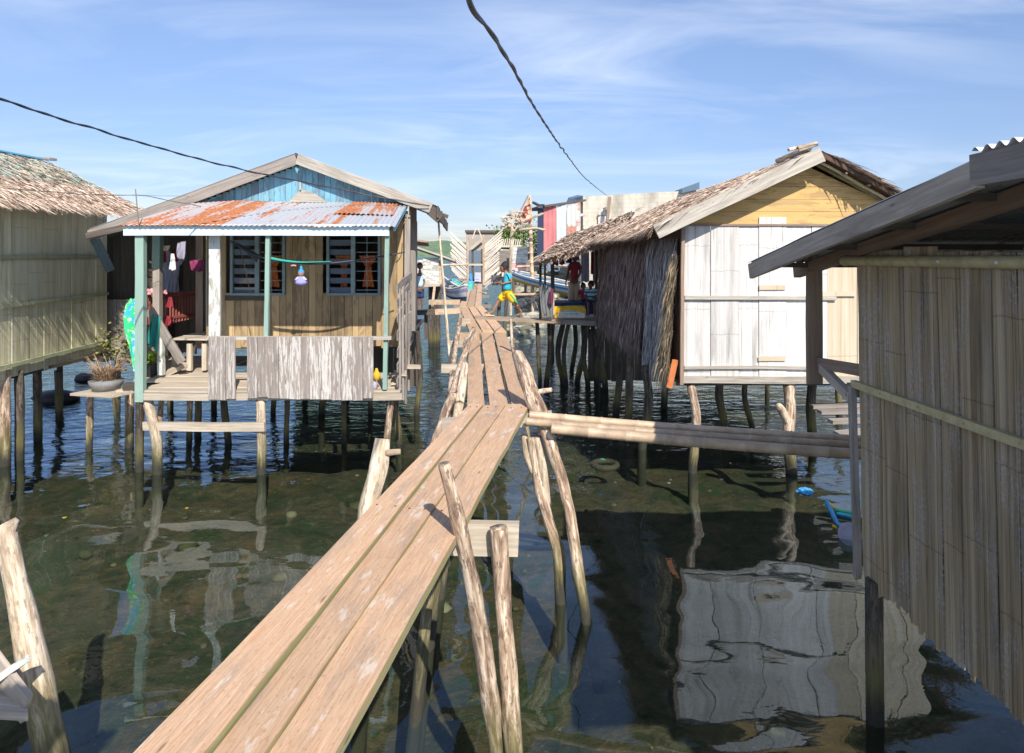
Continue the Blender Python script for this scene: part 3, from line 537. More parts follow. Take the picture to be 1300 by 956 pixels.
mb = MB(); f = 11.55; mb.plate([(X(366, f), f, Z(257, f)), (X(416, f), f, Z(257, f)), (X(400, f), f+.02, Z(246, f)), (X(383, f), f+.03, Z(240, f)), (X(374, f), f+.02, Z(247, f))], .01, (0, 1, .2)); mb.beam((X(382, f), f-.01, Z(241, f)), (X(382, f), f-.01, Z(231, f)), .02, .02); mb.build('flashing', M['barge'], pro)
# windows
for wi, (x0, x1, z0, z1) in enumerate(WIN):
    y = YW-.02; mb = MB(); e = .022
    for a, b in (((x0, y, z0), (x0, y, z1)), ((x1, y, z0), (x1, y, z1)), (((x0+x1)/2-.01, y, z0), ((x0+x1)/2-.01, y, z1))): mb.beam(a, b, .045 if a[0] in (x0, x1) else .07, .06, up=(0, 1, 0), jit=.001)
    mb.beam((x0-.02, y, z0-.02), (x1+.02, y, z0-.02), .07, .04, jit=.001); mb.beam((x0, y, z1+.01), (x1, y, z1+.01), .07, .04, jit=.001); w = mb.build('window', M['frame'], hs)
    mb = MB(); n = 7; xm = (x0+x1)/2
    for i in range(n):   # glass louvres of the left leaf
        zc = z0+.05+(z1-z0-.08)*i/(n-1); mb.beam((x0+.03, y+.02, zc), (xm-.05, y+.02, zc), .005, .105, up=(0, -.42, 1), jit=0, seg=1)
    mb.build('louvre', M['louvre'], w)
    mb = MB()
    for i in range(n):
        zc = z0+.05+(z1-z0-.08)*i/(n-1); mb.beam((xm+.04, y+.03, zc), (x1-.03, y+.03, zc), .012, .012, jit=0, seg=1)
    mb.beam(((xm+x1)/2, y+.03, z0), ((xm+x1)/2, y+.03, z1), .01, .01, up=(0, 1, 0), jit=0, seg=1)
    mb.build('bars', M['frame'], w)
    cx = x1-.22; mb = MB(); c0 = z0+.62
    for ox in (0,) if wi == 0 else (0, -.42):
        for s, t0, t1 in (((.16), c0+.02, c0-.18), ((.07), c0-.18, z0+.1)):
            q = cx+ox; wt = .16 if t0 > c0 else .05; wb = .045 if t0 > c0 else (.1 if ox == 0 else .06)
            mb.cloth((q-wt, y+.14, t0), (q+wt, y+.14, t0), (q-wb, y+.14, t1), (q+wb, y+.14, t1), 12, 5, .018, 6)
    mb.build('curtain', M['orange_cloth'], w)
mb = MB(); mb.beam((X(287, YW), YW-.03, Z(378, YW)), (X(337, YW), YW-.03, Z(378, YW)), .05, .085); mb.build('sill', M['dark'], hs)
# porch deck
deck = MB(); zd = 1.26; x = X(178, 10.15)
nb = 0
for y0, y1, xa, xb in ((10.12, 10.3, -5.5, -1.66), (10.31, 10.52, -5.5, -1.7), (10.53, 10.78, -5.52, -1.7), (10.8, 11.0, -5.9, -1.72), (11.01, 11.25, -6.1, -1.75), (11.26, 11.6, -6.2, -1.8), (11.63, 11.95, -6.35, -5.0), (11.97, 12.3, -6.4, -5.05), (12.33, 12.7, -6.5, -5.05), (12.72, 13.1, -6.6, -5.1), (13.12, 13.6, -6.8, -5.1)):
    dz = U(-.01, .015); deck.slab((xa+U(-.06, .06), y0, zd+dz), (xa+U(-.06, .06), y1, zd+dz), (xb, y0+U(-.02, .02), zd+dz), (xb, y1, zd+dz), .03, seg=8)
dk = deck.build('porch_deck', M['pale'], hs)
mb = MB(); mb.beam(P(178, 503.5, 10.12), P(511, 503.5, 10.12), .06, .1, jit=.008); mb.build('edge_beam', M['pale'], dk)
MB().each([((-6.2, y, 1.17), (-1.8 if y < 11.4 else -5, y, 1.17), .08, .1) for y in (10.9, 12, 13.2)], 'joist', M['dark'], dk)
mb = MB(); mb.beam(P(181, 541, 10.2), P(337, 542, 10.08), .06, .125, jit=.01); mb.build('brace_beam', M['pale'], hs)
mb = MB(); mb.beam(P(164, 497, 10.9), P(236, 462, 11.6), .12, .07, jit=.01); mb.beam(P(150, 497, 10.95), P(186, 494, 10.95), .12, .07); mb.build('edge_beam', M['pale'], dk)
# balustrade
bl = MB(); x = 264
for w in (11, 11, 12.5, -15, 13.5, 13, 14, 13, 14.5, 12, 14, 13, 12.5, 14, 13.5, 13):
    if w > 0:
        xc = X(x+w/2, 10.02); bl.beam((xc, 10.03+U(0, .008), Z(507.5+U(-2.5, 2.5) if x < 300 or x > 400 else 506+U(-2, 1), 10.02)), (xc+U(-.006, .006), 10.03, Z(428, 10.02)), abs(w)/FP*10.02-.004, .02, up=(0, 1, 0), jit=.003, seg=6, jw=.004)
    x += abs(w)
ba = bl.build('balustrade', M['flake'], hs)
mb = MB(); mb.beam(P(264, 429, 10.08), P(497, 429, 10.08), .07, .05, jit=.004); mb.build('top_rail', M['barge'], ba)
# posts
def post(px, py0, px1, py1, d, w, mat, lab=None, dep=None):
    mb = MB(); mb.beam(P(px1, py1, d), P(px, py0, d), w, dep or w, up=(0, 1, 0), jit=.003); k = {'label': lab} if lab else {}; mb.build('post', M[mat], hs, **k)
post(179, 290, 178.5, 510, 10.13, .125, 'mint', 'thick green corner post', .1)
post(341, 290, 336.5, 500, 10.12, .06, 'mint'); post(492, 298, 489, 494, 10.12, .062, 'mint'); post(273, 296, 273, 500, 10.28, .165, 'column', 'whitewashed square post', .05)
post(201, 285, 200, 340, 12.4, .14, 'mint'); post(200, 340, 200, 455, 12.4, .12, 'grey'); post(518, 268, 516, 424, YW-.1, .09, 'grey'); post(524, 262, 523, 420, YW+.5, .13, 'grey'); post(204, 413, 205, 476, 11.2, .09, 'column')
post(255, 296, 255, 442, 12.5, .13, 'brown')
# weathered side screen at the right of the porch
ss = MB()
for k, (za, zb, dz) in enumerate(((2.78, 2.9, .0), (2.56, 2.72, .05), (2.34, 2.5, .1), (2.08, 2.28, .1), (1.82, 2.02, .12), (1.6, 1.72, .1), (1.4, 1.5, .05))): ss.beam((-1.7, 10.12, za-.02), (-1.735, 11.65, zb+dz), .02, .13, jit=.012)
for y in (10.25, 10.55, 10.85, 11.15): ss.beam((-1.68, y, 1.1+U(-.2, 0)), (-1.69, y+.05, 2.85+U(-.2, .1)), .05, .03, up=(1, 0, 0), jit=.008)
ss.build('side_screen', M['grey'], hs)
mb = MB(); mb.slab(P(505, 462, 11.2), P(505, 466, 10.9), P(534, 463, 11.2), P(534, 466, 10.9), .03); mb.slab(P(500, 470, 10.8), P(500, 475, 10.5), P(516, 470, 10.8), P(516, 475, 10.5), .03); mb.beam(P(497, 487, 10.4), P(507, 487, 10.4), .1, .03); mb.build('step', M['pale'], hs)
mb = MB(); mb.plate([P(513, 400, 10.9), P(521, 395, 11.2), P(521, 425, 11.3), P(512, 462, 10.95), P(507, 470, 10.8)], .02, (1, 0, 0)); mb.build('side_board', M['barge'], hs)
# stilts
def stilt(par, pts, r, mat='bark_dark', brk=.12):
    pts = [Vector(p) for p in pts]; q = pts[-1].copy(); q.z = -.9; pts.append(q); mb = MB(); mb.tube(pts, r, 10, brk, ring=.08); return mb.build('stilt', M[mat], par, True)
stilt(hs, [P(331, 508, 10.16), P(332, 560, 10.16), P(332, 600, 10.2)], .068, 'bark_pale', .05)
stilt(hs, [P(186, 508, 10.2), P(193, 530, 10.2), P(199, 560, 10.15), P(200, 598, 10.2)], .075, 'bark_pale'); stilt(hs, [P(205, 506, 10.6), P(203, 530, 10.5), P(200, 550, 10.3)], .045, 'bark')
stilt(hs, [P(178, 508, 10.15), P(177, 570, 10.3)], .06, 'bark_dark', .05); stilt(hs, [P(497, 505, 10.25), P(491, 560, 10.2), P(490, 615, 10.2)], .05, 'bark', .06)
stilt(hs, [P(241, 508, 11.8), P(240, 580, 11.8)], .05, 'bark'); stilt(hs, [P(252, 500, 12.3), P(251, 570, 12.3)], .06); stilt(hs, [P(165, 490, 11.6), P(164, 580, 11.6)], .07, 'bark', .05); stilt(hs, [P(115, 497, 11.4), P(113, 580, 11.4)], .055, 'bark')
for x in (-4.9, -3.9, -2.9, -1.95):
    for y in (11.8, 14.0, 16.2):
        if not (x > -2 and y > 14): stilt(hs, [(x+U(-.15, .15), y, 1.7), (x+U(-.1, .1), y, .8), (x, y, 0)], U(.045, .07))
# hanging tin, and the back lean-to seen through the open side of the porch
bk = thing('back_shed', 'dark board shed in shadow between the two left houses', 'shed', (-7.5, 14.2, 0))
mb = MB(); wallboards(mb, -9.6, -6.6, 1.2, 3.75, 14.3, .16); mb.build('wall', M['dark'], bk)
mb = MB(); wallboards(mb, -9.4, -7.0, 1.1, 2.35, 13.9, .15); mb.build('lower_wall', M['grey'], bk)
mb = MB(); wallboards(mb, -6.6, -5.0, 1.3, 3.9, 15.2, .15); mb.build('wall', M['wallb'], bk)
mb = MB(); mb.corr((-9.6, 14.0, 3.72), (-6.4, 14.0, 3.72), (-9.6, 16, 4.0), (-6.4, 16, 4.0)); mb.build('roof', M['tin_blue'], bk)
mb = MB(); mb.corr(P(113, 304, 11.5), P(127, 303, 11.5), P(135, 346, 12.2), P(146, 342, 12.2), rows=4); mb.build('loose_sheet', M['tin_blue'], bk)
mb = MB(); mb.beam(P(110, 300, 11.3), P(165, 287, 11.3), .06, .1); mb.build('bearer', M['dark'], bk)
for x in (-9.4, -8.2, -7.1, -6.2): stilt(bk, [(x, 14.2, 1.6), (x, 14.2, .5), (x, 14.2, 0)], .06)
mb = MB(); mb.cloth(P(203, 327, 14.1), P(228, 327, 14.1), P(204, 372, 14.1), P(226, 371, 14.1), 18, 8, .05, 9); one(mb, 'curtain', M['lilac_cloth'], 'pale lilac curtain hanging behind the red picket fence', 'curtain')
mb = MB(); q = 12.0; mb.cloth(P(217, 322, q), P(221, 322, q), P(215, 342, q), P(224, 343, q), 8, 6, .02, 3); one(mb, 'hanging_cloth', M['white_paint'], 'small white cloth hanging from the line under the tin porch roof', 'laundry')
mb = MB(); mb.cloth(P(226, 308, q), P(236, 306, q), P(224, 326, q), P(234, 331, q), 8, 6, .03, 3); one(mb, 'hanging_cloth', M['dusk_cloth'], 'grey blue cloth hanging beside the small white one under the porch roof', 'laundry')
mb = MB(); mb.cloth(P(241, 330, 12.4), P(259, 330, 12.4), P(242, 343, 12.4), P(258, 345, 12.4), 10, 5, .03, 5); one(mb, 'hanging_cloth', M['magenta_cloth'], 'dark pink cloth hanging near the brown wall corner', 'laundry')
mb = MB()
for i, x in enumerate((202, 206, 211, 216, 221, 228)): mb.cloth(P(x, 318, 13), P(x+5, 319, 13), P(x, 330+4*(i % 3), 13), P(x+5, 332, 13), 4, 4, .03, 2, m=i % 3)
o = mb.build('laundry', [M['navy_cloth'], M['red_shirt'], M['dusk_cloth']]); o['label'] = 'row of dark garments on a line above the picket fence'; o['category'] = 'laundry'
pf = thing('picket_fence', 'maroon picket fence with flat slats at the back of the porch', 'fence', tuple(P(215, 415, 12.9)))
mb = MB()
for i in range(17):
    x = 186+i*3.75; d = 12.6+i*.07; mb.beam(P(x, 412-max(0, i-7)*.9, d), P(x, 371-max(0, i-7)*.2+U(-1, 1), d), .036, .016, up=(0, 1, 0), jit=.002)
mb.build('slats', M['red_paint'], pf); mb = MB(); mb.beam(P(184, 377, 12.62), P(246, 374, 13.7), .03, .05); mb.beam(P(184, 408, 12.62), P(246, 399, 13.7), .03, .05); mb.build('rail', M['red_paint'], pf)
mb = MB()
for i in range(26): mb.ball(P(U(187, 211), U(367, 373), 12.55), U(.015, .035), seg=6, lump=.4)
one(mb, 'flower_garland', M['pink_toy'], 'pink flowers lying along the top of the maroon fence', 'flowers')
for (px, py, lab) in ((216, 385, 'red cloth knot tied to the upper fence slats'), (214, 409, 'red cloth bow tied low on the maroon fence')):
    mb = MB(); mb.cloth(P(px-2, py-8, 12.5), P(px+2, py-8, 12.5), P(px-5, py+6, 12.5), P(px+5, py+5, 12.5), 6, 6, .03, 3); one(mb, 'cloth_bow', M['red_shirt'], lab, 'cloth')
bn = thing('bench', 'low pale plank bench on the open side of the porch', 'bench', tuple(P(236, 455, 11.9)))
for i in range(3):
    mb = MB(); d0_ = 11.5+i*.36; mb.slab((X(219, 11.5)+.0, d0_, 1.86), (X(219, 11.5), d0_+.33, 1.86), (X(263, 11.5), d0_, 1.86), (X(263, 11.5), d0_+.33, 1.86), .03); mb.build('seat', M['pale'], bn)
for px in (222, 241, 260):
    mb = MB(); mb.beam(P(px, 436, 11.6), P(px, 470, 11.6), .08, .06, up=(0, 1, 0)); mb.build('leg', M['pale'], bn)
mb = MB(); mb.beam(P(189, 393, 11.1), P(231, 460, 11.2), .03, .15, up=(1, 0, .5), jit=.006); one(mb, 'slanting_board', M['grey'], 'grey board leaning diagonally from the corner post down to the porch floor', 'board')
def towelmesh():
    mb = MB(); d = 10.7; prof = ((378, 166, 174), (388, 160, 178), (404, 157.5, 180), (424, 159, 180), (440, 163, 178), (458, 166, 177), (470, 169, 176)); nu = 10; vs = []; gs = []
    for i, (py, x0, x1) in enumerate(prof):
        for j in range(nu+1):
            u = j/nu; vs.append(P(x0+(x1-x0)*u, py+1.5*math.sin(u*5), d)+Vector((0, -.03*math.sin(u*9+i)*.8, 0))); gs.append((u*.5, i/6, 0))
    n = len(vs); fs = [(i*(nu+1)+j, i*(nu+1)+j+1, (i+1)*(nu+1)+j+1, (i+1)*(nu+1)+j) for i in range(6) for j in range(nu)]
    vs += [v+Vector((0, .012, 0)) for v in vs]; gs += gs; fs += [tuple(k+n for k in reversed(f)) for f in fs]; mb.add(vs, fs, gs, .5); return mb
one(towelmesh(), 'towel', M['towel'], 'blue towel with bright green leaf print hanging outside the green corner post', 'towel', smooth=True)
mb = MB(); mb.cloth(P(191, 398, 11.1), P(204, 402, 11.1), P(187, 436, 11.1), P(200, 446, 11.1), 10, 8, .05, 4); one(mb, 'towel', M['teal_cloth'], 'teal cloth drooping behind the slanting grey board', 'cloth', smooth=True)
# planter and plants
def plant(cx, n, l, wd, mat, name, label, up=.6, c2=None):
    mb = MB(); 
    for _ in range(n):
        a = U(0, 6.28); b = Vector((math.cos(a)*U(.2, 1), math.sin(a)*U(.2, 1), U(up*.4, up*1.4))).normalized(); p = Vector(cx)+Vector((U(-.1, .1), U(-.1, .1), 0)); L_ = l*U(.5, 1.1); s = b.cross((0, 0, 1)).normalized()*wd; q = p+b*L_*.6; e = p+b*L_-Vector((0, 0, L_*.25))
        mb.add([p-s*.5, p+s*.5, q+s, q-s, e], [(0, 1, 2, 3), (3, 2, 4)], [(0, 0, 0)]*5)
    return mb
leafg = leaf('fresh_green_leaves', ((.1, .2, .03), (.3, .42, .05), (.45, .5, .08), (.08, .16, .04))); leafd = leaf('dry_brown_stems', ((.2, .1, .06), (.35, .22, .13), (.45, .33, .2), (.15, .09, .06))); leafy = leaf('olive_leaves', ((.12, .14, .03), (.25, .25, .07), (.3, .28, .08), (.08, .1, .03)))
pt = thing('planter', 'round black basin of dry brown twigs at the left of the porch', 'planter', tuple(P(136, 492, 11.0)))
mb = MB(); c = P(135, 488, 11.1); ring = [c+Vector((0, 0, z)) for z in (-.09, 0, .07, .075, .03)]; mb.tube(ring, [.19, .24, .26, .24, .2], 20, ring=9); mb.build('basin', solid('grey_basin', (.2, .2, .2)), pt, True)
mb = plant((c.x, c.y, c.z+.05), 260, .42, .006, None, '', '', .9)
for v in range(60): a = U(0, 6.28); mb.tube([c+Vector((0, 0, .05)), c+Vector((math.cos(a)*.15, math.sin(a)*.15, U(.2, .3))), c+Vector((math.cos(a)*.3+U(-.1, .1), math.sin(a)*.2, U(.25, .5)))], [.006, .003], 4)
mb.build('twigs', leafd, pt)
mb = MB(); mb.beam(P(108, 497, 11.2), P(160, 500, 10.8), .5, .04); one(mb, 'shelf_board', M['pale'], 'pale board carrying the round basin beside the porch', 'board')
c = P(193, 470, 11.3); pt = thing('potted_plant', 'yellow-green leafy plant in a pot behind the green corner post', 'plant', tuple(c))
mb = plant((c.x, c.y, c.z+.1), 170, .36, .028, None, '', '', .9); mb.build('leaves', leafg, pt); mb = MB(); mb.tube([c+Vector((0, 0, -.1)), c+Vector((0, 0, .12))], [.1, .14], 14); mb.build('pot', M['black'], pt)
mb = MB(); mb.cloth(P(183, 396, 10.9), P(187, 400, 10.9), P(183, 455, 10.9), P(190, 450, 10.9), 4, 6, .03, 2)
c = P(150, 440, 13.2); mb = MB()
for _ in range(420):
    p = c+Vector((rng.gauss(0, .3), rng.gauss(0, .2), rng.gauss(0, .24))); a = Vector((U(-1, 1), U(-1, 1), U(-.3, 1))).normalized()*.07; s = a.cross((0, 0, 1)).normalized()*.03; mb.add([p, p+a*.5+s, p+a, p+a*.5-s], [(0, 1, 2, 3)], [(0, 0, 0)]*4)
pt = thing('shrub', 'olive yellow shrub growing between the bamboo hut and the towel', 'shrub', tuple(c-Vector((0, 0, .9)))); mb.build('leaves', leafy, pt); mb = MB(); mb.tube([c-Vector((0, 0, 1.9)), c-Vector((.1, 0, .8)), c], [.03, .02, .01], 6); mb.build('stem', M['bark_dark'], pt)
# rope line with doll
t = thing('clothes_line', 'black and green twisted line slung across both porch windows', 'line', tuple(P(400, 330, 10.6)))
mb = MB(); mb.tube([P(288, 303, 10.5), P(312, 318, 10.5), P(338, 328, 10.4), P(380, 334, 10.4), P(420, 334, 10.4), P(470, 328, 10.5), P(514, 320, 10.6)], [.006, .022, .014, .016, .018, .012, .01], 8, .25, ring=.05); mb.build('line', M['cable'], t, True)
mb = MB(); mb.tube([P(338, 327, 10.36), P(360, 331, 10.36), P(385, 333, 10.36), P(420, 332, 10.36)], [.024, .018, .012, .006], 8, .3, ring=.04); mb.build('netting', M['green_rope'], t, True)
mb = MB(); mb.plate([P(298, 306, 10.55), P(330, 324, 10.55), P(326, 334, 10.55), P(322, 330, 10.55)], .006, (0, 1, 0)); mb.tube([P(303, 312, 10.5), P(310, 336, 10.5), P(318, 374, 10.5)], [.006, .006], 5, ring=.05); mb.build('rag', M['black'], t)
t = thing('hanging_doll', 'small doll with blue hood and lilac dress hanging on the line', 'doll', tuple(P(382, 362, 10.35)))
mb = MB(); c = P(382, 348, 10.35); mb.ball(c, .045, seg=12, r=.5); mb.ball(c+Vector((0, .012, .02)), .052, .045, .06, 12, m=1); mb.ball(c+Vector((0, .01, .08)), .025, .02, .05, 8, m=1); mb.tube([c+Vector((0, 0, .1)), P(382, 335, 10.38)], .003, 4, m=1); mb.build('head', [M['skin'], M['blue_paint']], t, True)
mb = MB(); mb.tube([c+Vector((0, 0, -.03)), c+Vector((0, 0, -.07)), c+Vector((0, 0, -.13)), c+Vector((0, 0, -.17))], [.025, .06, .09, .05], 12, .25, ring=.02); mb.build('dress', M['violet_toy'], t, True)
for s in (-1, 1):
    mb = MB(); mb.tube([c+Vector((s*.03, 0, -.05)), c+Vector((s*.085, -.01, -.09))], [.022, .016], 8); mb.build('arm', M['lilac_cloth'], t, True)
mb = MB(); mb.ball(P(373, 337, 10.4), .05, .02, .015, 8, lump=.4); one(mb, 'cloth_scrap', M['pink_toy'], 'pink scrap pegged to the line left of the doll', 'cloth')
for px, py, r, lab in ((478, 476, .055, 'yellow plastic bottle behind the last balustrade board'), (474, 488, .06, 'grey plastic tub at the right foot of the balustrade')):
    mb = MB(); c = P(px, py, 10.25); mb.tube([c-Vector((0, 0, .07)), c+Vector((0, 0, .02)), c+Vector((0, 0, .06)), c+Vector((0, 0, .1))], [r, r, r*.5, r*.3], 12, ring=9); one(mb, 'container', M['yellow_paint' if px == 478 else 'dusk_cloth'], lab, 'container', smooth=True)
# ================================================================ bamboo hut at the far left
bh = thing('bamboo_hut', 'greenish bamboo walled hut with palm thatch roof at the far left', 'hut', (-8, 11, 0))
A = Vector((-7.62, 8.2, 0)); B = Vector((X(136, 13.6), 13.6, 0)); n = 13; mb = MB()
def zb(y): return 1.36
for k in range(n):
    a = A.lerp(B, k/n); b = A.lerp(B, (k+.985)/n); zl = 1.34+U(-.02, .02); zt = 4.07; dn = Vector((-.01*(k % 2), 0, 0))
    pa, pb = a+dn, b+dn; mb.add([(pa.x, pa.y, zl), (pb.x, pb.y, zl), (pb.x, pb.y, zt), (pa.x, pa.y, zt), (pa.x-.02, pa.y, zl), (pb.x-.02, pb.y, zl), (pb.x-.02, pb.y, zt), (pa.x-.02, pa.y, zt)], [(0, 1, 2, 3), (5, 4, 7, 6), (0, 4, 5, 1), (3, 2, 6, 7), (1, 5, 6, 2), (0, 3, 7, 4)], [(zl, 0, 0), (zl, .42, 0), (zt, .42, 0), (zt, 0, 0)]*2)
mb.build('bamboo_wall', M['sawali_g'], bh)
for z in (3.24, 2.49, 1.55):
    mb = MB(); mb.beam(A+Vector((.035, 0, z)), B+Vector((.035, -.03, z)), .035, .06, jit=.004); mb.build('batten', M['culm_green'], bh)
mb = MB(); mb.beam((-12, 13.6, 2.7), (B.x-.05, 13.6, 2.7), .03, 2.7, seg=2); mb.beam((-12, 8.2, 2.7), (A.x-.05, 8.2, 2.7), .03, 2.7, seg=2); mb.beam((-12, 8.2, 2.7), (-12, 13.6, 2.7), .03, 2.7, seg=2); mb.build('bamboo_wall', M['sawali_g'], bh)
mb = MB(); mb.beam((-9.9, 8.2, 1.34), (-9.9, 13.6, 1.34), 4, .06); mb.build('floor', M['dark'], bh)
mb = MB(); mb.beam(A+Vector((.0, 0, 4.1)), B+Vector((.05, 0, 4.1)), .08, .08); mb.build('wall_plate', M['brown'], bh)
r0, r1 = Vector((-9.95, 7.6, 5.22)), Vector((-9.9, 14.4, 5.24)); e0, e1 = Vector((-7.5, 7.6, 4.05)), Vector((-7.42, 14.0, 4.1))
mb = MB(); dn = Vector((0, 0, -.07)); mb.plate([r0+dn, r1+dn, e1+dn, e0+dn], .07, (.43, 0, .9), m=0); mb.plate([r0+dn, r1+dn, Vector((-12.4, 14, 4.05)), Vector((-12.4, 7.6, 4.05))], .07, (-.43, 0, .9)); rr_ = mb.build('roof', M['under'], bh)
mb = MB(); mb.thatch(r0, r1, e0, e1, 15000, .4, .021, .035, .24, droop=.015, tint=None)
mb.thatch(r0.lerp(e0, .93), r1.lerp(e1, .93), e0, e1, 1300, .22, .02, .03, .35, droop=.1); mb.build('thatch', M['thatch'], rr_)
mb = MB(); mb.thatch(r0, r1, r0.lerp(e0, .55), r1.lerp(e1, .5), 3600, .4, .022, .055, .28, droop=.02); mb.build('netted_thatch', M['thatch_teal'], rr_)
mb = MB(); mb.plate([r0+Vector((-.12, 0, .03)), r1+Vector((-.12, 0, .03)), r1+Vector((.15, -.1, -.0)), r0+Vector((.15, 0, .0))], .03, (0, 0, 1)); mb.build('ridge_cap', solid('sky_blue_sheet', (.12, .42, .6)), rr_); mb = MB(); mb.beam(r1+Vector((-.25, -.05, .07)), r1+Vector((.3, -.1, .02)), .2, .05); mb.build('ridge_log', M['grey'], rr_)
for px, d, lab in ((5, 10.6, 0), (24, 10.9, 0), (47, 12, 0), (74, 13.4, 0)): stilt(bh, [P(px, 470, d), P(px+1, 520, d), P(px+1, 560, d)], .085 if px < 20 else .07, 'bark' if px < 20 else 'bark_dark', .08)
for x in (-10.5,):
    for y in (9.5, 13.4): stilt(bh, [(x, y, 1.3), (x, y, .5), (x, y, 0)], .06)
for c, rx, ry, rz, lab in (((-10.15, 15.2, .05), .52, .3, .2, 'long black float lying on the water behind the bamboo hut stilts'), ((-11.0, 17.6, .06), .25, .2, .14, 'small round black float on the water left of the planter')):
    mb = MB(); mb.ball(c, rx, ry, rz, 14, lump=.12); one(mb, 'float', M['black'], lab, 'float', smooth=True)  # dark shapes on the water, built as black lumpy balls
# ================================================================ white hut
wh = thing('white_hut', 'white walled hut with yellow gable and thatched roof on stilts', 'hut', (4.3, 11, 0))
yf = 10.25; wl = X(868, yf); wr = 6.15; zc = Z(286, yf); apw = Vector((4.34, yf, Z(207, yf)))
seams = [868, 902, 938, 963, 998, 1030, 1050, 1088, 1120, 1148, 1171]
mbw = MB(); mbc = MB()
for i in range(len(seams)-1):
    x0, x1 = X(seams[i]+.4, yf), X(seams[i+1]-.2, yf); zl, zt = Z(479+U(-3, 1), yf), zc+(.12 if seams[i] in (963,) else .0); mb = mbc if seams[i] in (1050, 1088, 1120, 1148) else mbw
    y0 = yf-.012*(i % 2); g = [(zl, 0, 0), (zl, .45, 0), (zt, .45, 0), (zt, 0, 0)]*2
    mb.add([(x0, y0, zl), (x1, y0, zl), (x1, y0, zt), (x0, y0, zt), (x0, y0+.02, zl), (x1, y0+.02, zl), (x1, y0+.02, zt), (x0, y0+.02, zt)], [(0, 1, 2, 3), (5, 4, 7, 6), (0, 4, 5, 1), (3, 2, 6, 7), (1, 5, 6, 2), (0, 3, 7, 4)], g)
mbw.build('front_wall', M['white'], wh); mbc.build('front_wall', M['cream'], wh, label='cream bamboo panels at the right of the white wall')
mb = MB(); zcur = zc+.01; 
while zcur < apw.z-.02:
    z2 = min(zcur+.17*U(.8, 1.2), apw.z+.05); f = lambda z: (apw.z-z)/(apw.z-zc+.1)
    k0 = max(0, (apw.z-zcur)*2.13); k1 = max(.0, (apw.z-z2)*2.13); xa0 = max(wl, apw.x-k0); xb0 = min(wr+.1, apw.x+k0); xa1 = max(wl, apw.x-k1); xb1 = min(wr+.1, apw.x+k1)
    vs = [(xa0, yf+.01, zcur), (xb0, yf+.01, zcur), (xb1, yf+.01, z2-.004), (xa1, yf+.01, z2-.004), (xa0, yf+.03, zcur), (xb0, yf+.03, zcur), (xb1, yf+.03, z2-.004), (xa1, yf+.03, z2-.004)]
    mb.add(vs, [(0, 1, 2, 3), (5, 4, 7, 6), (0, 4, 5, 1), (3, 2, 6, 7), (1, 5, 6, 2), (0, 3, 7, 4)], [(v[0], v[2], 0) for v in vs]); zcur = z2
gw = mb.build('gable_wall', M['yellow'], wh)
for py, h, y in ((285.5, .03, -.02), (377.5, .055, -.035), (466, .045, -.035)):
    mb = MB(); mb.beam((wl, yf+y, Z(py, yf)), (X(1060 if py == 377.5 else 1160, yf), yf+y, Z(py+1, yf)), .03, h, jit=.004); mb.build('batten', M['brown'] if py < 300 else M['barge'], wh)
for x0, x1, py in ((963, 996, 365), (962, 996, 455), (1030, 1085, 373)):
    mb = MB(); mb.beam((X(x0, yf), yf-.03, Z(py, yf)), (X(x1, yf), yf-.03, Z(py, yf)), .012, .07, jit=.001); mb.build('patch_strip', M['cream'], wh)
mb = MB(); mb.beam((wl-.05, yf-.02, Z(481.5, yf)), (wr, yf-.02, Z(482, yf)), .1, .1, jit=.008); mb.build('sill_beam', M['barge'], wh)
mb = MB(); mb.beam(P(867, 284, yf-.05), P(865, 488, yf-.05), .05, .06, up=(0, 1, 0)); mb.build('post', M['brown'], wh)
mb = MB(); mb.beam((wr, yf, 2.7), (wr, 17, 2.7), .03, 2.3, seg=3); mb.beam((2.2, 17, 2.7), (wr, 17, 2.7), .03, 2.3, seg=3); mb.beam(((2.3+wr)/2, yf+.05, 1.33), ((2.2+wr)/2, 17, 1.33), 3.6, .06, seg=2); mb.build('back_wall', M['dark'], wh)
mb = MB(); wallboards(mb, 1.9, 8.5, .1, 1.4, 17.1, .2); mb.build('shade_boards', M['dark'], wh)  # dark boards added at the rear to blacken the water beneath the hut
# thatched left wall
sA, sB = Vector((wl-.03, yf+.05, 0)), Vector((2.2, 16.6, 0)); out = Vector((-1, .05, 0))
mb = MB(); mb.plate([sA+Vector((0, 0, 1.32)), sB+Vector((0, 0, 1.32)), sB+Vector((0, 0, 3.7)), sA+Vector((0, 0, 3.7))], .03, (1, 0, 0)); tw = mb.build('thatch_wall', M['under'], wh)
sm = sA.lerp(sB, .27)
def hangset(a, b, n, mat, name, z1=3.55, z0=1.8, ln=.45, wd=.022, lf=.1):
    mb = MB()
    mb.thatch(a+Vector((-.02, 0, z1)), b+Vector((-.02, 0, z1)), a+Vector((-.16, 0, z0)), b+Vector((-.1, 0, z0)), n, ln, wd, lf, .12, hang=out); return mb.build(name, M[mat], tw)
hangset(sm, sB, 8000, 'thatch_dark', 'thatch', wd=.019, lf=.06); hangset(sA+Vector((0, .03, 0)), sm, 5200, 'thatch_blue', 'thatch', z0=1.62, wd=.018, lf=.06)
mb = MB(); mb.thatch(sA+Vector((-.02, -.03, 3.3)), sA+Vector((-.06, .12, 3.3)), sA+Vector((-.16, -.04, 1.62)), sA+Vector((-.24, .2, 1.62)), 380, .5, .03, .12, .14, hang=out); mb.build('straw_edge', M['thatch_pale'], tw)
mb = MB(); mb.beam(sA+Vector((-.1, -.05, 1.7)), sA+Vector((-.19, -.06, 1.28)), .09, .02, up=(0, 1, 0)); mb.build('loose_slat', solid('rust_orange_slat', (.5, .16, .05)), tw)
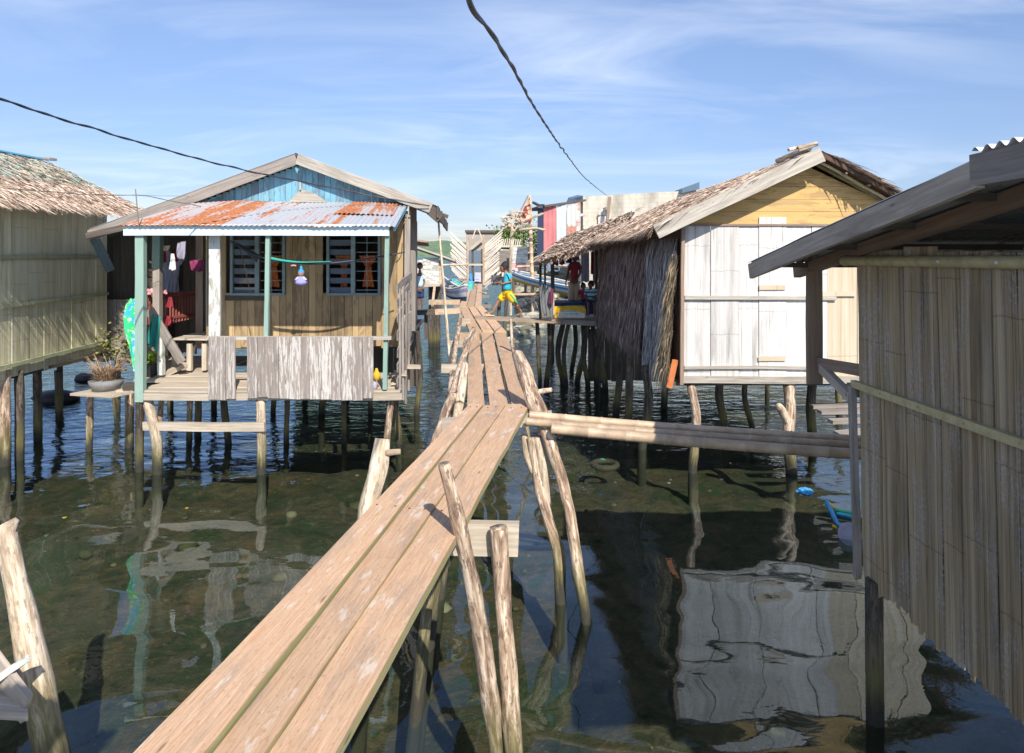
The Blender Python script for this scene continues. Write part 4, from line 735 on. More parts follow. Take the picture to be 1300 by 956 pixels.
mb = MB(); mb.beam(sA+Vector((-.08, .3, 1.5)), sB+Vector((-.08, 0, 1.5)), .04, .06); mb.build('batten', M['brown'], tw)
# roof
yr = 9.92; rp = Vector((4.46, yr, 4.79)); rq = Vector((4.42, 18.2, 4.74)); el = Vector((2.10, yr, 3.66)); elq = Vector((1.95, 17.0, 3.62)); er = Vector((6.7, yr+.1, 3.6)); erq = Vector((6.7, 17.5, 3.6))
mb = MB(); dn = Vector((0, 0, -.07)); mb.plate([rp+dn, rq+dn, elq+dn, el+dn], .06, (-.43, 0, .9)); mb.plate([rp+dn, rq+dn, erq+dn, er+dn], .06, (.43, 0, .9)); wr_ = mb.build('roof', M['under'], wh)
mb = MB(); mb.thatch(rp, rq, el, elq, 23000, .38, .02, .035, .25, droop=.015); mb.thatch(rp.lerp(el, .93), rq.lerp(elq, .93), el, elq, 1900, .26, .02, .04, .35, droop=.12); mb.thatch(rp, rq, er, erq, 4200, .5, .035, .05, .3, droop=.02); mb.thatch(rp+Vector((.02, 0, 0)), rp+Vector((.02, .5, 0)), er, er+Vector((0, .5, 0)), 1100, .4, .026, .04, .5, droop=.04)
mb.build('thatch', M['thatch'], wr_)
mb = MB()   # purlins, rafters and leaf ribs of the right overhang
for k in range(7): a = rp.lerp(er, .04+k*.15)+Vector((0, 0, -.1)); mb.beam(a+Vector((0, .02, 0)), a+Vector((0, 2, 0)), .03, .03)
mb.build('purlins', M['brown'], wr_)
MB().each([(rp+Vector((0, dy, -.13)), er+Vector((0, dy, -.13)), .035, .035, dict(jit=.006)) for dy in (.12, .28)], 'rafter', M['culm'], wr_)
mb = MB(); mb.beam(el+Vector((-.02, -.03, -.06)), rp+Vector((.03, -.03, -.06)), .04, .21, jit=.006); mb.build('barge_board', M['barge'], wr_)
mb = MB(); mb.tube([rp+Vector((-.3, .0, .02)), rp+Vector((-.05, -.06, .09))], [.045, .04], 8, .2); mb.tube([rp+Vector((-.12, .05, .04)), rp+Vector((-.1, 1.3, .02))], .045, 8, .2); mb.tube([rp+Vector((-.45, -.02, .0)), rp+Vector((-.2, .1, .07))], .025, 6, .2); mb.build('ridge_pole', M['bark_pale'], wr_)
st = MB(); s1 = stilt(wh, [P(877, 488, 10.3), P(884, 530, 10.25), P(882, 570, 10.25), P(879, 602, 10.25)], .065, 'bark')
s2 = stilt(wh, [P(1001, 487, 10.3), P(1003, 520, 10.25), P(1000, 560, 10.2), P(1005, 602, 10.25)], .085, 'bark')
mb = MB(); mb.tube([P(1001, 540, 10.22), P(992, 520, 10.15), P(988, 516, 10.1)], [.06, .055, .05], 10, .2, ring=.04); mb.build('fork', M['bark_pale'], s2, True)
for px, d in ((820, 11.5), (783, 14), (800, 13), (918, 12.5), (953, 12.6), (1036, 12), (845, 14.5), (1065, 14), (975, 15.5)): stilt(wh, [(X(px, d), d, 1.4), (X(px, d)+U(-.12, .12), d, .7), (X(px, d)+U(-.08, .08), d, 0)], U(.05, .08))
# low pale jetty boards behind the near hut's corner post
for i, (a, b, d) in enumerate((((1030, 516), (1090, 512), 10.6), ((1040, 523), (1092, 521), 10.2), ((1054, 535), (1096, 532), 9.7), ((1062, 551), (1096, 543), 9.2))):
    mb = MB(); mb.beam(P(*a, d), P(b[0]+45, b[1], d), .16, .05); one(mb, 'low_board', M['grey'], ('topmost', 'second', 'third', 'lowest')[i]+' of four low grey boards between the white hut and the near hut', 'board', 'low boards between the huts')
# ================================================================ near hut at the right
nh = thing('near_hut', 'big grey split-bamboo hut wall under a tin roof, close at the right edge', 'hut', (2.6, 3.5, 0))
def nx(y): return 2.485+(4.9-y)*.042
cuts = [4.92, 4.62, 4.38, 4.05, 3.86, 3.62, 3.40, 3.2, 2.98, 2.75, 2.5, 2.2, 1.9, 1.6, 1.2]; mb = MB()
for i in range(len(cuts)-1):
    ya, yb = cuts[i], cuts[i+1]+.006; lo = .93+(.02 if i < 2 else 0)-(4.9-ya)*.015+U(-.03, .03); hi = 3.31+U(-.01, .03); ns = 10; vs = []; gs = []; k = .004*(i % 2)
    off = Vector((U(0, 40), U(0, 40), 0)); rp_ = U(.25, .75); y_ = ya
    while y_ > yb+.004:       # every flattened culm splits into strips a finger wide
        w_ = min(U(.014, .034), y_-yb); vs = []; gs = []; dz0 = U(-.012, .02) if rng.random() < .8 else U(-.03, .0); dx_ = U(-.0025, .0025); tw = U(-.0022, .0022)
        for s in range(ns+1):
            z = (lo+dz0)+(hi-lo-dz0)*s/ns; bow = .008*mnoise.noise(Vector((z*1.1, i*3.1, 0)))+.05*(1-(z-lo)/(hi-lo)); e = .0018*mnoise.noise(Vector((z*5, y_*40, 3)))*2; sy = .0016*mnoise.noise(Vector((z*2.2, y_*40, 9)))*2
            for y, wv, t_ in ((y_+sy, ya-y_, tw), (y_-w_+.0012+sy, ya-y_+w_, -tw)): vs.append((nx(y)+k+bow+e+dx_+t_, y, z)); gs.append((z, wv, 0))
        n0 = len(vs); vs += [(v[0]+.009, v[1], v[2]) for v in vs]; gs += gs
        fs = [(2*s, 2*s+1, 2*s+3, 2*s+2) for s in range(ns)]+[(n0+2*s+1, n0+2*s, n0+2*s+2, n0+2*s+3) for s in range(ns)]+[(0, n0, n0+1, 1), (2*ns, 2*ns+1, n0+2*ns+1, n0+2*ns)]
        for s in range(ns): fs += [(2*s, 2*s+2, n0+2*s+2, n0+2*s), (2*s+1, n0+2*s+1, n0+2*s+3, 2*s+3)]
        mb.add(vs, fs, gs, min(1, max(0, rp_+U(-.25, .25))), off=off); y_ -= w_
mb.build('bamboo_wall', M['sawali'], nh)
mb = MB(); mb.beam((nx(4.95)+.05, 4.9, 2.1), (6.8, 4.9, 2.1), .03, 2.4, seg=3); mb.beam((6.8, 4.9, 2.1), (6.8, 1.2, 2.1), .03, 2.4, seg=3); mb.beam((2.68, 1.2, 2.1), (6.8, 1.2, 2.1), .03, 2.4, seg=3); mb.build('bamboo_wall', M['sawali_g'], nh)
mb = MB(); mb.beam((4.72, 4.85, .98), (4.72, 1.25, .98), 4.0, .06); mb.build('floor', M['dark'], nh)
mb = MB(); mb.bamboo((nx(5.06)-.02, 5.06, 3.24), (nx(1.2)-.03, 1.2, 3.27), .036, node=.62); mb.build('bamboo_plate', M['culm'], nh, True)
mb = MB(); mb.beam((nx(4.95)-.0, 4.97, 2.35), (nx(1.2)-.0, 1.2, 2.35), .04, .05, jit=.003)
for y in (4.6, 4.2, 3.8, 3.4, 3.0, 2.6): mb.ball((nx(y)-.022, y, 2.352), .007, seg=6)
mb.build('batten', M['culm'], nh)
for y in (3.95, 3.5, 3.05): 
    mb = MB(); mb.ball((nx(y)-.062, y, 3.25), .009, seg=8); mb.build('nail', M['tin_white'], nh)
mb = MB(); mb.beam((nx(4.95)+.035, 4.98, .93), (nx(4.95)+.0, 4.98, 2.33), .04, .05, up=(0, 1, 0)); mb.build('corner_post', M['grey'], nh)
stilt(nh, [(X(1110, 4.8), 4.8, 1.0), (X(1110, 4.8), 4.8, .5), (X(1111, 4.8), 4.8, 0)], .06, 'bark_dark', .03)
for x, y in ((3.0, 3.2), (4.4, 4.7), (6.4, 4.7), (3.9, 3.0), (5.4, 3.4), (3.05, 1.6), (4.8, 1.8)): stilt(nh, [(x, y, 1.0), (x+.03, y, .5), (x, y, 0)], .06)
XBg = 2.05; lo = Vector((XBg, 5.88, 3.14)); hi = Vector((XBg, 3.0, 3.645)); sl_ = (hi.z-lo.z)/(lo.y-hi.y)
mb = MB(); mb.beam(lo, hi, .035, .125, jit=.004); br = mb.build('barge_board', M['barge_blue'], nh)
mb = MB(); mb.beam((XBg-.0, 3.03, 3.665), (XBg+.0, .9, 3.69), .04, .14, jit=.003); mb.build('barge_board', M['grey'], nh, label='short level barge board beyond the joint')
rf = MB(); u = .075
rf.corr((XBg-.01, 5.9, 3.14+u), (7.0, 5.9, 3.14+u), (XBg-.01, 2.95, 3.65+u), (7.0, 2.95, 3.65+u), rows=8, amp=.011); nroof = rf.build('roof', M['tin_dark'], nh)
rf = MB(); rf.corr((XBg-.03, 3.0, 3.75), (XBg-.03, .8, 3.775), (7.0, 3.0, 3.75), (7.0, .8, 3.775), rows=8, amp=.013, dent=.003); rf.build('ridge_sheet', M['tin_white'], nroof)
mb = MB(); mb.plate([(XBg+.02, 4.35, 3.49), (XBg+.02, 3.75, 3.6), (XBg+.3, 3.8, 3.64), (XBg+.25, 4.2, 3.55)], .004, (0, 0, 1)); mb.build('loose_sheet', M['tin_dark'], nroof)
MB().each([((2.5, 6.0, 3.125), (2.5, 2.9, 3.66), .06, .09), ((4.4, 5.95, 3.12), (4.4, 2.9, 3.65), .06, .09), ((6.3, 5.95, 3.12), (6.3, 2.9, 3.65), .06, .09)], 'rafter', M['brown'], nroof)
MB().each([((XBg+.03, y, 3.14+u+(5.9-y)*sl_-.05), (6.9, y, 3.14+u+(5.9-y)*sl_-.05), .04, .04) for y in (5.72, 4.9, 4.2, 3.5)], 'purlin', M['dark'], nroof)
mb = MB(); d = 5.66; mb.beam(P(1034, 487, d), P(1033.5, 344, d), .118, .05, up=(0, 1, 0), jit=.003); mb.build('eaves_post', M['brown'], nh)
mb = MB(); mb.beam(P(1043, 467, 5.6), (nx(5)+.0, 5.0, Z(504, 5.0)), .05, .07, jit=.003); mb.build('brace', M['barge_blue'], nh)
mb = MB(); mb.beam(P(1040, 461, 5.62), (2.62, 4.98, 2.43), .04, .085); mb.build('tie_beam', M['brown'], nh)
mb = MB(); mb.beam((nx(5)-.02, 5.0, 2.3), (nx(5)+.09, 5.0, 2.3), .06, .1); mb.build('block', M['grey'], nh)
# ================================================================ thatched stall beside the white hut
ms = thing('thatched_stall', 'open thatched stall on thin posts where three people shelter', 'stall', (1.5, 17, 0))
zs = 1.62
mb = MB()
for i in range(8): mb.slab((X(701, 17)+0, 16.9+i*.42, zs), (X(701, 17), 17.29+i*.42, zs), (3.0, 16.9+i*.42, zs), (3.0, 17.29+i*.42, zs), .04)
mb.build('deck', M['grey'], ms); mb = MB(); mb.beam(P(700, 408.5, 16.85), P(772, 411, 16.85), .08, .12); mb.build('edge_beam', M['grey'], ms)
mb = MB(); mb.beam(P(757, 411, 16.7), P(862, 470, 10.9), .09, .1); mb.build('side_beam', M['brown'], ms)
fl, fr_, bl_, br_ = P(686, 330, 16.3), P(775, 306, 15.6), P(716, 302, 21), P(806, 268, 20)
mb = MB(); dn = Vector((0, 0, -.07)); nn = (fr_-fl).cross(bl_-fl); mb.plate([fl+dn, fr_+dn, br_+dn, bl_+dn], .06, nn); mr_ = mb.build('roof', M['under'], ms)
mb = MB(); mb.thatch(bl_, br_, fl, fr_, 3600, .55, .04, .06, .35); mb.thatch(fl+Vector((.1, 0, -.0)), fr_, fl+Vector((.1, -.1, -.04)), fr_+Vector((0, -.1, -.05)), 500, .16, .03, .04, .4, droop=.06); mb.build('thatch', M['thatch'], mr_)
mb = MB(); mb.beam(fl+Vector((0, -.02, -.03)), fr_+Vector((0, -.02, -.06)), .08, .07); mb.build('eaves_pole', M['culm'], mr_)
for px, py0, py1, d, w, m in ((686, 326, 405, 16.9, .06, 'bark_dark'), (692, 326, 400, 17.5, .05, 'bark_dark'), (701.5, 322, 408, 16.9, .09, 'dark'), (703, 372, 400, 16.6, .035, 'bark_pale'), (757, 308, 408, 17.4, .06, 'bark_dark'), (764, 306, 408, 16.6, .07, 'bark_dark')):
    mb = MB(); mb.beam(P(px, py1, d), P(px, py0, d), w, w, up=(0, 1, 0)); mb.build('post', M[m], ms)
mb = MB(); mb.beam((X(756, 19), 19.6, 2.7), (3.0, 19.6, 2.7), .03, 2.2, seg=2); mb.build('back_wall', M['grey'], ms); mb = MB(); mb.beam(P(776, 366, 18), P(790, 366, 18), .03, .7, seg=1); mb.build('side_panel', M['cream'], ms)
for px, d in ((684, 17), (697, 17), (712, 17.2), (722, 17.0), (735, 17.4), (742, 17), (754, 17.1), (766, 16.6), (762, 18), (730, 19)): stilt(ms, [(X(px, d)+U(-.12, .12), d, 1.6), (X(px, d)+U(-.14, .14), d, .8), (X(px, d)+U(-.1, .1), d, 0)], U(.05, .075))
mb = MB(); mb.cloth(P(684, 357, 16.6), P(701, 366, 16.6), P(687, 397, 16.6), P(702, 405, 16.6), 16, 10, .04, 7); one(mb, 'sheet', solid('grey_sheet', (.2, .21, .22)), 'grey sheet hung as a screen at the left end of the stall', 'cloth', smooth=True)
mb = MB(); mb.cloth(P(699, 366, 16.5), P(703, 367, 16.5), P(696, 385, 16.5), P(702, 388, 16.5), 6, 6, .03, 3); one(mb, 'hanging_cloth', solid('plum_cloth', (.2, .05, .12)), 'plum cloth draped at the grey sheet corner', 'laundry')
for i, (x0, x1, y0, y1, m, lab) in enumerate(((703, 709, 326, 337, 'red_shirt', 'red garment, leftmost under the stall eaves'), (710, 717, 325, 336, 'magenta_cloth', 'dark pink garment second from left under the stall eaves'), (718, 726, 323, 334, 'navy_cloth', 'dark garment hanging left of the standing woman'), (738, 748, 320, 358, 'lilac_cloth', 'tall pale blue printed cloth right of the standing woman'), (750, 754, 320, 348, 'red_shirt', 'narrow red cloth right of the pale blue one'))):
    mb = MB(); d = 17.6 if i < 3 else 18.6; mb.cloth(P(x0, y0, d), P(x1, y0-1, d), P(x0, y1, d), P(x1, y1, d), 8, 8, .03, 4); one(mb, 'hanging_cloth', M[m], lab, 'laundry', 'cloths hanging in the stall', smooth=True)
tb = thing('low_table', 'long table under a navy cloth in the stall', 'table', tuple(P(735, 404, 17.1)))
zt = Z(384, 17.2)
mb = MB(); mb.slab((X(703, 17.2), 17.05, zt), (X(703, 17.2), 18.0, zt), (X(770, 17.2), 17.05, zt), (X(770, 17.2), 18.0, zt), .04, seg=8); mb.cloth((X(744, 17.04), 17.02, zt), (X(770, 17.04), 17.02, zt), (X(744, 17.04), 17.02, zt-.3), (X(772, 17.04), 17.02, zt-.2), 14, 5, .02, 7); mb.cloth((X(703, 17.04), 17.02, zt), (X(746, 17.04), 17.02, zt), (X(703, 17.04), 17.02, zt-.08), (X(746, 17.04), 17.02, zt-.06), 14, 5, .01, 7); mb.build('tablecloth', M['navy_cloth'], tb)
for x in (704, 768):
    for y in (17.1, 17.9):
        mb = MB(); mb.beam((X(x, 17.1), y, zs), (X(x, 17.1), y, zt-.03), .05, .05, up=(0, 1, 0)); mb.build('leg', M['dark'], tb)
sg = thing('advert_panel', 'yellow and white advert panel propped under the navy table', 'sign', tuple(P(722, 403, 16.95)))
mb = MB(); d = 16.98; mb.plate([P(703, 389, d), P(738, 388, d), P(743, 392, d), P(743, 404, d), P(703, 404, d)], .02, (0, 1, 0)); mb.build('panel', M['yellow_paint'], sg)
mb = MB(); mb.plate([P(709, 397, d-.01), P(716, 394, d-.01), P(730, 394, d-.01), P(742, 398, d-.01), P(742, 403.5, d-.01), P(708, 403.5, d-.01)], .006, (0, 1, 0)); mb.build('white_field', M['white_paint'], sg)
mb = MB()
for y, x0, x1 in ((394.8, 713, 732), (398, 717, 734)):
    x = x0
    while x < x1: w = U(.9, 1.8); mb.plate([P(x, y+U(-.5, .2), d-.018), P(x+w, y-U(.0, .5), d-.018), P(x+w*.9, y+U(.9, 1.6), d-.018), P(x+.2, y+U(.7, 1.3), d-.018)], .003, (0, 1, 0)); x += w+.5
mb.build('lettering', M['green_paint'], sg)
# ================================================================ people
def skinmesh(verts, edges, rad, sub=2):
    me = bpy.data.meshes.new('t'); me.from_pydata(verts, edges, []); o = bpy.data.objects.new('t', me); C.objects.link(o)
    sk = o.modifiers.new('s', 'SKIN'); ss = o.modifiers.new('u', 'SUBSURF'); ss.levels = sub; ss.render_levels = sub
    if not me.skin_vertices: return None
    for i, v in enumerate(me.skin_vertices[0].data):
        r = rad[i]; v.radius = r if hasattr(r, '__len__') else (r, r); v.use_root = (i == 0)
    bpy.context.view_layer.update(); dg = bpy.context.evaluated_depsgraph_get(); m2 = bpy.data.meshes.new_from_object(o.evaluated_get(dg)); bpy.data.objects.remove(o)
    return [tuple(v.co) for v in m2.vertices], [tuple(p.vertices) for p in m2.polygons]
def chain(pts, rad, sub=2):
    return skinmesh([tuple(p) for p in pts], [(i, i+1) for i in range(len(pts)-1)], rad, sub)
def addskin(mb, r, m=0):
    if r: mb.add(r[0], r[1], [(0, 0, 0)]*len(r[0]), .5, m)
def person(label, J, s, skin, parts, loc, face=None, bare_body=True):
    """J: joints (Vector) pelvis, waist, chest, neck, head, sh/el/wr/hip/kn/an/toe + L/R. s = standing height"""
    root = thing('person', label, 'person', loc); V = []; E = []; Rr = []; ix = {}
    def add(n, p, r): ix[n] = len(V); V.append(tuple(p)); Rr.append(r); return ix[n]
    h = s
    add('pelvis', J['pelvis'], (h*.078, h*.06)); add('waist', J['waist'], (h*.062, h*.05)); add('chest', J['chest'], (h*.078, h*.056)); add('neck', J['neck'], h*.03); add('nk2', J['neck'].lerp(J['head'], .45), h*.03)
    E += [(0, 1), (1, 2), (2, 3), (3, 4)]
    for q in 'LR':
        if 'sh'+q in J:
            a = add('sh'+q, J['sh'+q], h*.032); b = add('el'+q, J['el'+q], h*.022); c = add('wr'+q, J['wr'+q], h*.015); d = J['wr'+q]-J['el'+q]; d.normalize(); e = add('pm'+q, J['wr'+q]+d*h*.035, (h*.02, h*.011))
            E += [(ix['chest'], a), (a, b), (b, c), (c, e)]
        a = add('hip'+q, J['hip'+q], h*.05); b = add('kn'+q, J['kn'+q], h*.031); c = add('an'+q, J['an'+q], h*.019); d = add('toe'+q, J['toe'+q], (h*.022, h*.012)); cf = J['kn'+q].lerp(J['an'+q], .35); e = add('cf'+q, cf, h*.03)
        E += [(0, a), (a, b), (b, e), (e, c), (c, d)]
    mb = MB(); addskin(mb, skinmesh(V, E, Rr))
    hd = J['head']; f = (face or Vector((0, -1, 0))).normalized(); sd = f.cross(Vector((0, 0, 1))).normalized(); hr = h*parts.get('head', .066)
    def hp(a, b, c): return hd+f*a*hr+sd*b*hr+Vector((0, 0, c*hr))
    # head: an egg with chin, nose, ears, eyes and mouth
    vs = []; fs = []; n = 20; k = 14
    for i in range(k+1):
        th = math.pi*i/k
        for j in range(n):
            a = 2*math.pi*j/n; x, y, z = math.sin(th)*math.cos(a), math.sin(th)*math.sin(a), math.cos(th)
            wdt = .84*(1-.28*max(0, -z)**1.5); dp = 1.0*(1-.12*max(0, -z)); fx = x*dp+(.14 if z < -.6 and x > 0 else 0)*x
            if x > .8 and abs(y) < .25 and -.45 < z < .05: fx += .12
            vs.append(hp(fx, y*wdt, z*1.18))
    for i in range(k):
        for j in range(n): fs.append((i*n+j, (i+1)*n+j, (i+1)*n+(j+1) % n, i*n+(j+1) % n))
    mb.add(vs, fs, [(0, 0, 0)]*len(vs), .5)
    mb.tube([hp(.93, 0, .05), hp(1.12, 0, -.25), hp(1.0, 0, -.33)], [hr*.09, hr*.15, hr*.1], 8, ring=9, r=.5)
    for q in (-1, 1):
        mb.ball(hp(-.02, q*.86, -.08), hr*.12, hr*.12, hr*.24, 8, r=.5); mb.ball(hp(.84, q*.34, .05), hr*.13, hr*.13, hr*.08, 8, m=1, r=.5); mb.tube([hp(.88, q*.2, .22), hp(.84, q*.5, .22)], hr*.035, 5, m=1, r=.5)
    mb.tube([hp(.93, -.25, -.58), hp(1.0, 0, -.6), hp(.93, .25, -.58)], hr*.06, 6, m=2, r=.5)
    for q in 'LR':    # five separate curled fingers and toes
        if 'wr'+q in J:
            d = (J['wr'+q]-J['el'+q]).normalized(); o = d.cross(Vector((.1, .2, 1))).normalized(); pl = d.cross(o); c = J['wr'+q]+d*h*.045
            for i, (u, ln) in enumerate(((-.75, .8), (-.25, .97), (.25, 1), (.75, .85))):
                b = c+o*u*h*.016+d*h*.006; mb.tube([b, b+d*h*.018*ln, b+d*h*.03*ln+pl*h*.008, b+d*h*.036*ln+pl*h*.018], [h*.0056, h*.005, h*.0045, h*.004], 6, ring=9, r=.5)
            b = J['wr'+q]+d*h*.02+o*h*.014; mb.tube([b, b+d*h*.014+o*h*.014, b+d*h*.03+o*h*.014+pl*h*.006], [h*.007, h*.006, h*.0045], 6, ring=9, r=.5)
        t = J['toe'+q]; fd = (t-J['an'+q]); fd.z = 0; fd.normalize(); so_ = fd.cross(Vector((0, 0, 1)))
        for i in range(5): b = t+so_*(i-2)*h*.0075+fd*h*.008-Vector((0, 0, h*.003)); mb.tube([b, b+fd*h*(.02-.002*i)], [h*.006, h*.004], 6, ring=9, r=.5)
    mb.build('body', [M[skin], M['hair'], solid('lips', (.35, .12, .1))], root, True)
    # hair: cap of short lumpy locks
    hb = MB(); vs = []; fs = []; long = parts.get('long', 0)
    for i in range(k+1):
        th = math.pi*i/k*.62
        for j in range(n):
            a = 2*math.pi*j/n; x, y, z = math.sin(th)*math.cos(a), math.sin(th)*math.sin(a), math.cos(th)
            if x > .35 and z < .45: z = .45+(z-.45)*.1; x *= .96
            q = 1.1+.07*mnoise.noise(Vector((x*4, y*4, z*4+h))); vs.append(hp(x*q-.05, y*.88*q, z*1.2*q+.02-(long*(.62*i/k if x < .3 else 0))))
    for i in range(k):
        for j in range(n): fs.append((i*n+j, (i+1)*n+j, (i+1)*n+(j+1) % n, i*n+(j+1) % n))
    b0_ = len(vs); vs += [hd+(Vector(v)-hd)*.92 for v in vs]; fs += [tuple(b0_+i for i in reversed(f)) for f in fs]; hb.add(vs, fs, [(0, 0, 0)]*len(vs)); hb.build('hair', M[parts.get('hairmat', 'hair')], root, True)
    wd_ = parts.get('wide', 1)
    if parts.get('shirt'):
        sb = MB(); addskin(sb, skinmesh([tuple(J['pelvis']+Vector((0, 0, h*.01))), tuple(J['waist']), tuple(J['chest']), tuple(J['neck']-Vector((0, 0, h*.028))), tuple(J['shL']), tuple(J['shL'].lerp(J['elL'], .72)), tuple(J['shR']), tuple(J['shR'].lerp(J['elR'], .72))], [(0, 1), (1, 2), (2, 3), (2, 4), (4, 5), (2, 6), (6, 7)], [(h*.096*wd_, h*.078*wd_), (h*.086*wd_, h*.07*wd_), (h*.09*wd_, h*.067*wd_), (h*.045, h*.04), h*.044*wd_, h*.04*wd_, h*.044*wd_, h*.04*wd_])); sb.build('shirt', M[parts['shirt']], root, True)
    if parts.get('shorts'):
        kk = parts.get('slen', .75); sb = MB(); hl, hr_ = J['hipL'], J['hipR']; addskin(sb, skinmesh([tuple(J['pelvis']+Vector((0, 0, h*.02))), tuple(hl), tuple(hl.lerp(J['knL'], kk)), tuple(hr_), tuple(hr_.lerp(J['knR'], kk))], [(0, 1), (1, 2), (0, 3), (3, 4)], [(h*.09, h*.075), h*.068, h*parts.get('sw', .066), h*.068, h*parts.get('sw', .066)])); so2 = sb.build('shorts', M[parts['shorts']], root, True)
        if parts.get('stripe'):
            sb = MB(); a = hr_.lerp(J['knR'], .1)+Vector((.03, -.075, .02)); b = hr_.lerp(J['knR'], kk+.06)+Vector((.045, -.06, 0)); sb.tube([a, (a+b)/2+Vector((.01, -.012, 0)), b], [.018, .028, .03], 8, ring=.05); sb.build('side_stripe', M['green_paint'], so2, True)
    return root
# walking child: strides left (towards -X) along the cross plank
yB = 17.25
def B(px, py, dy=0): return P(px, py, yB+dy)
zf = ZW+.01
Jc = dict(pelvis=B(643.5, 371), waist=B(644, 363), chest=B(643.5, 351.5), neck=B(642, 345.5), head=B(640.3, 339), shL=B(643.5, 349.5, .13), shR=B(645, 349.5, -.13), elL=B(640.5, 358.5, .17), elR=B(650.0, 357.5, -.17), wrL=B(634, 358.5, .08), wrR=B(638, 360, -.18),
    hipL=B(642.5, 372.5, .07), hipR=B(645, 372.5, -.07), knL=B(632, 383.5, .07), knR=B(655, 386, -.05), anL=B(625.5, 396.3, .04), anR=B(662.5, 396.5, -.03), toeL=B(618, 397.5, .04), toeR=B(658.5, 399.8, -.03))
ch = person('child in turquoise shirt and yellow shorts striding left across the narrow plank', Jc, 1.34, 'skin', dict(shirt='turquoise_shirt', shorts='yellow_shorts', stripe=1, slen=.85, sw=.082, head=.082, wide=1.3), tuple(L(641, 402, ZW)), Vector((-.95, -.12, -.35)))
mb = MB(); mb.slab(B(617, 399.5, -.03), B(617, 399.5, .10), B(628, 400, -.03), B(628, 400, .10), .02, seg=3); mb.tube([B(620, 399, -.03), B(621.5, 396.7, .04), B(620, 399, .1)], .008, 6); mb.build('sandal', M['sandal'], ch)
def D(px, py, d): return P(px, py, d)
yw_ = 17.9
Jw = dict(pelvis=D(728.5, 357, yw_), waist=D(729, 349, yw_), chest=D(729.5, 339, yw_), neck=D(730, 331, yw_), head=D(731, 325, yw_), shL=D(735, 335, yw_), shR=D(724.5, 335, yw_), elL=D(737, 346, yw_-.05), elR=D(721, 346, yw_-.05), wrL=D(733, 354, yw_-.15), wrR=D(719, 356, yw_-.1),
    hipL=D(731.5, 359, yw_), hipR=D(726, 359, yw_), knL=D(732, 379, yw_), knR=D(725, 379, yw_), anL=D(732, 398, yw_), anR=D(725, 398, yw_), toeL=D(732, 401, yw_-.15), toeR=D(724, 401, yw_-.15))
person('woman in red shirt and patterned wrap standing in the stall', Jw, 1.55, 'skin_dark', dict(shirt='red_shirt', shorts='batik', slen=1.25, sw=.06, long=1.2, hairmat='magenta_cloth'), tuple(D(728, 402, yw_)), Vector((.2, -1, -.2)))
def seated(label, px, py, d, h, parts, fx, skin):
    k = h*FP/d
    J = dict(pelvis=D(px, py+k*.3, d), waist=D(px, py+k*.22, d), chest=D(px-.2, py+k*.09, d-.02), neck=D(px-.3, py+k*.02, d-.03), head=D(px-.5, py-k*.06, d-.05), shL=D(px+k*.1, py+k*.06, d), shR=D(px-k*.1, py+k*.06, d), elL=D(px+k*.13, py+k*.2, d-.08), elR=D(px-k*.13, py+k*.2, d-.08), wrL=D(px+k*.03, py+k*.24, d-.22), wrR=D(px-k*.06, py+k*.24, d-.22),
        hipL=D(px+k*.05, py+k*.32, d), hipR=D(px-k*.05, py+k*.32, d), knL=D(px+k*.07, py+k*.34, d-.32), knR=D(px-k*.06, py+k*.34, d-.32), anL=D(px+k*.07, py+k*.58, d-.34), anR=D(px-k*.06, py+k*.58, d-.34), toeL=D(px+k*.08, py+k*.6, d-.45), toeR=D(px-k*.07, py+k*.6, d-.45))
    return person(label, J, h, skin, parts, tuple(D(px, py+k*.62, d)), Vector((fx, -1, -.3)))
seated('child in blue and white striped shirt sitting on the stall table edge', 750.5, 365, 17.25, 1.2, dict(shirt='striped_shirt', shorts='navy_cloth'), -.9, 'skin_dark')
seated('smaller child in dark red top sitting left of the striped one', 741, 366, 17.55, 1.05, dict(shirt='red_shirt', shorts='navy_cloth', long=.7), .3, 'skin_dark')
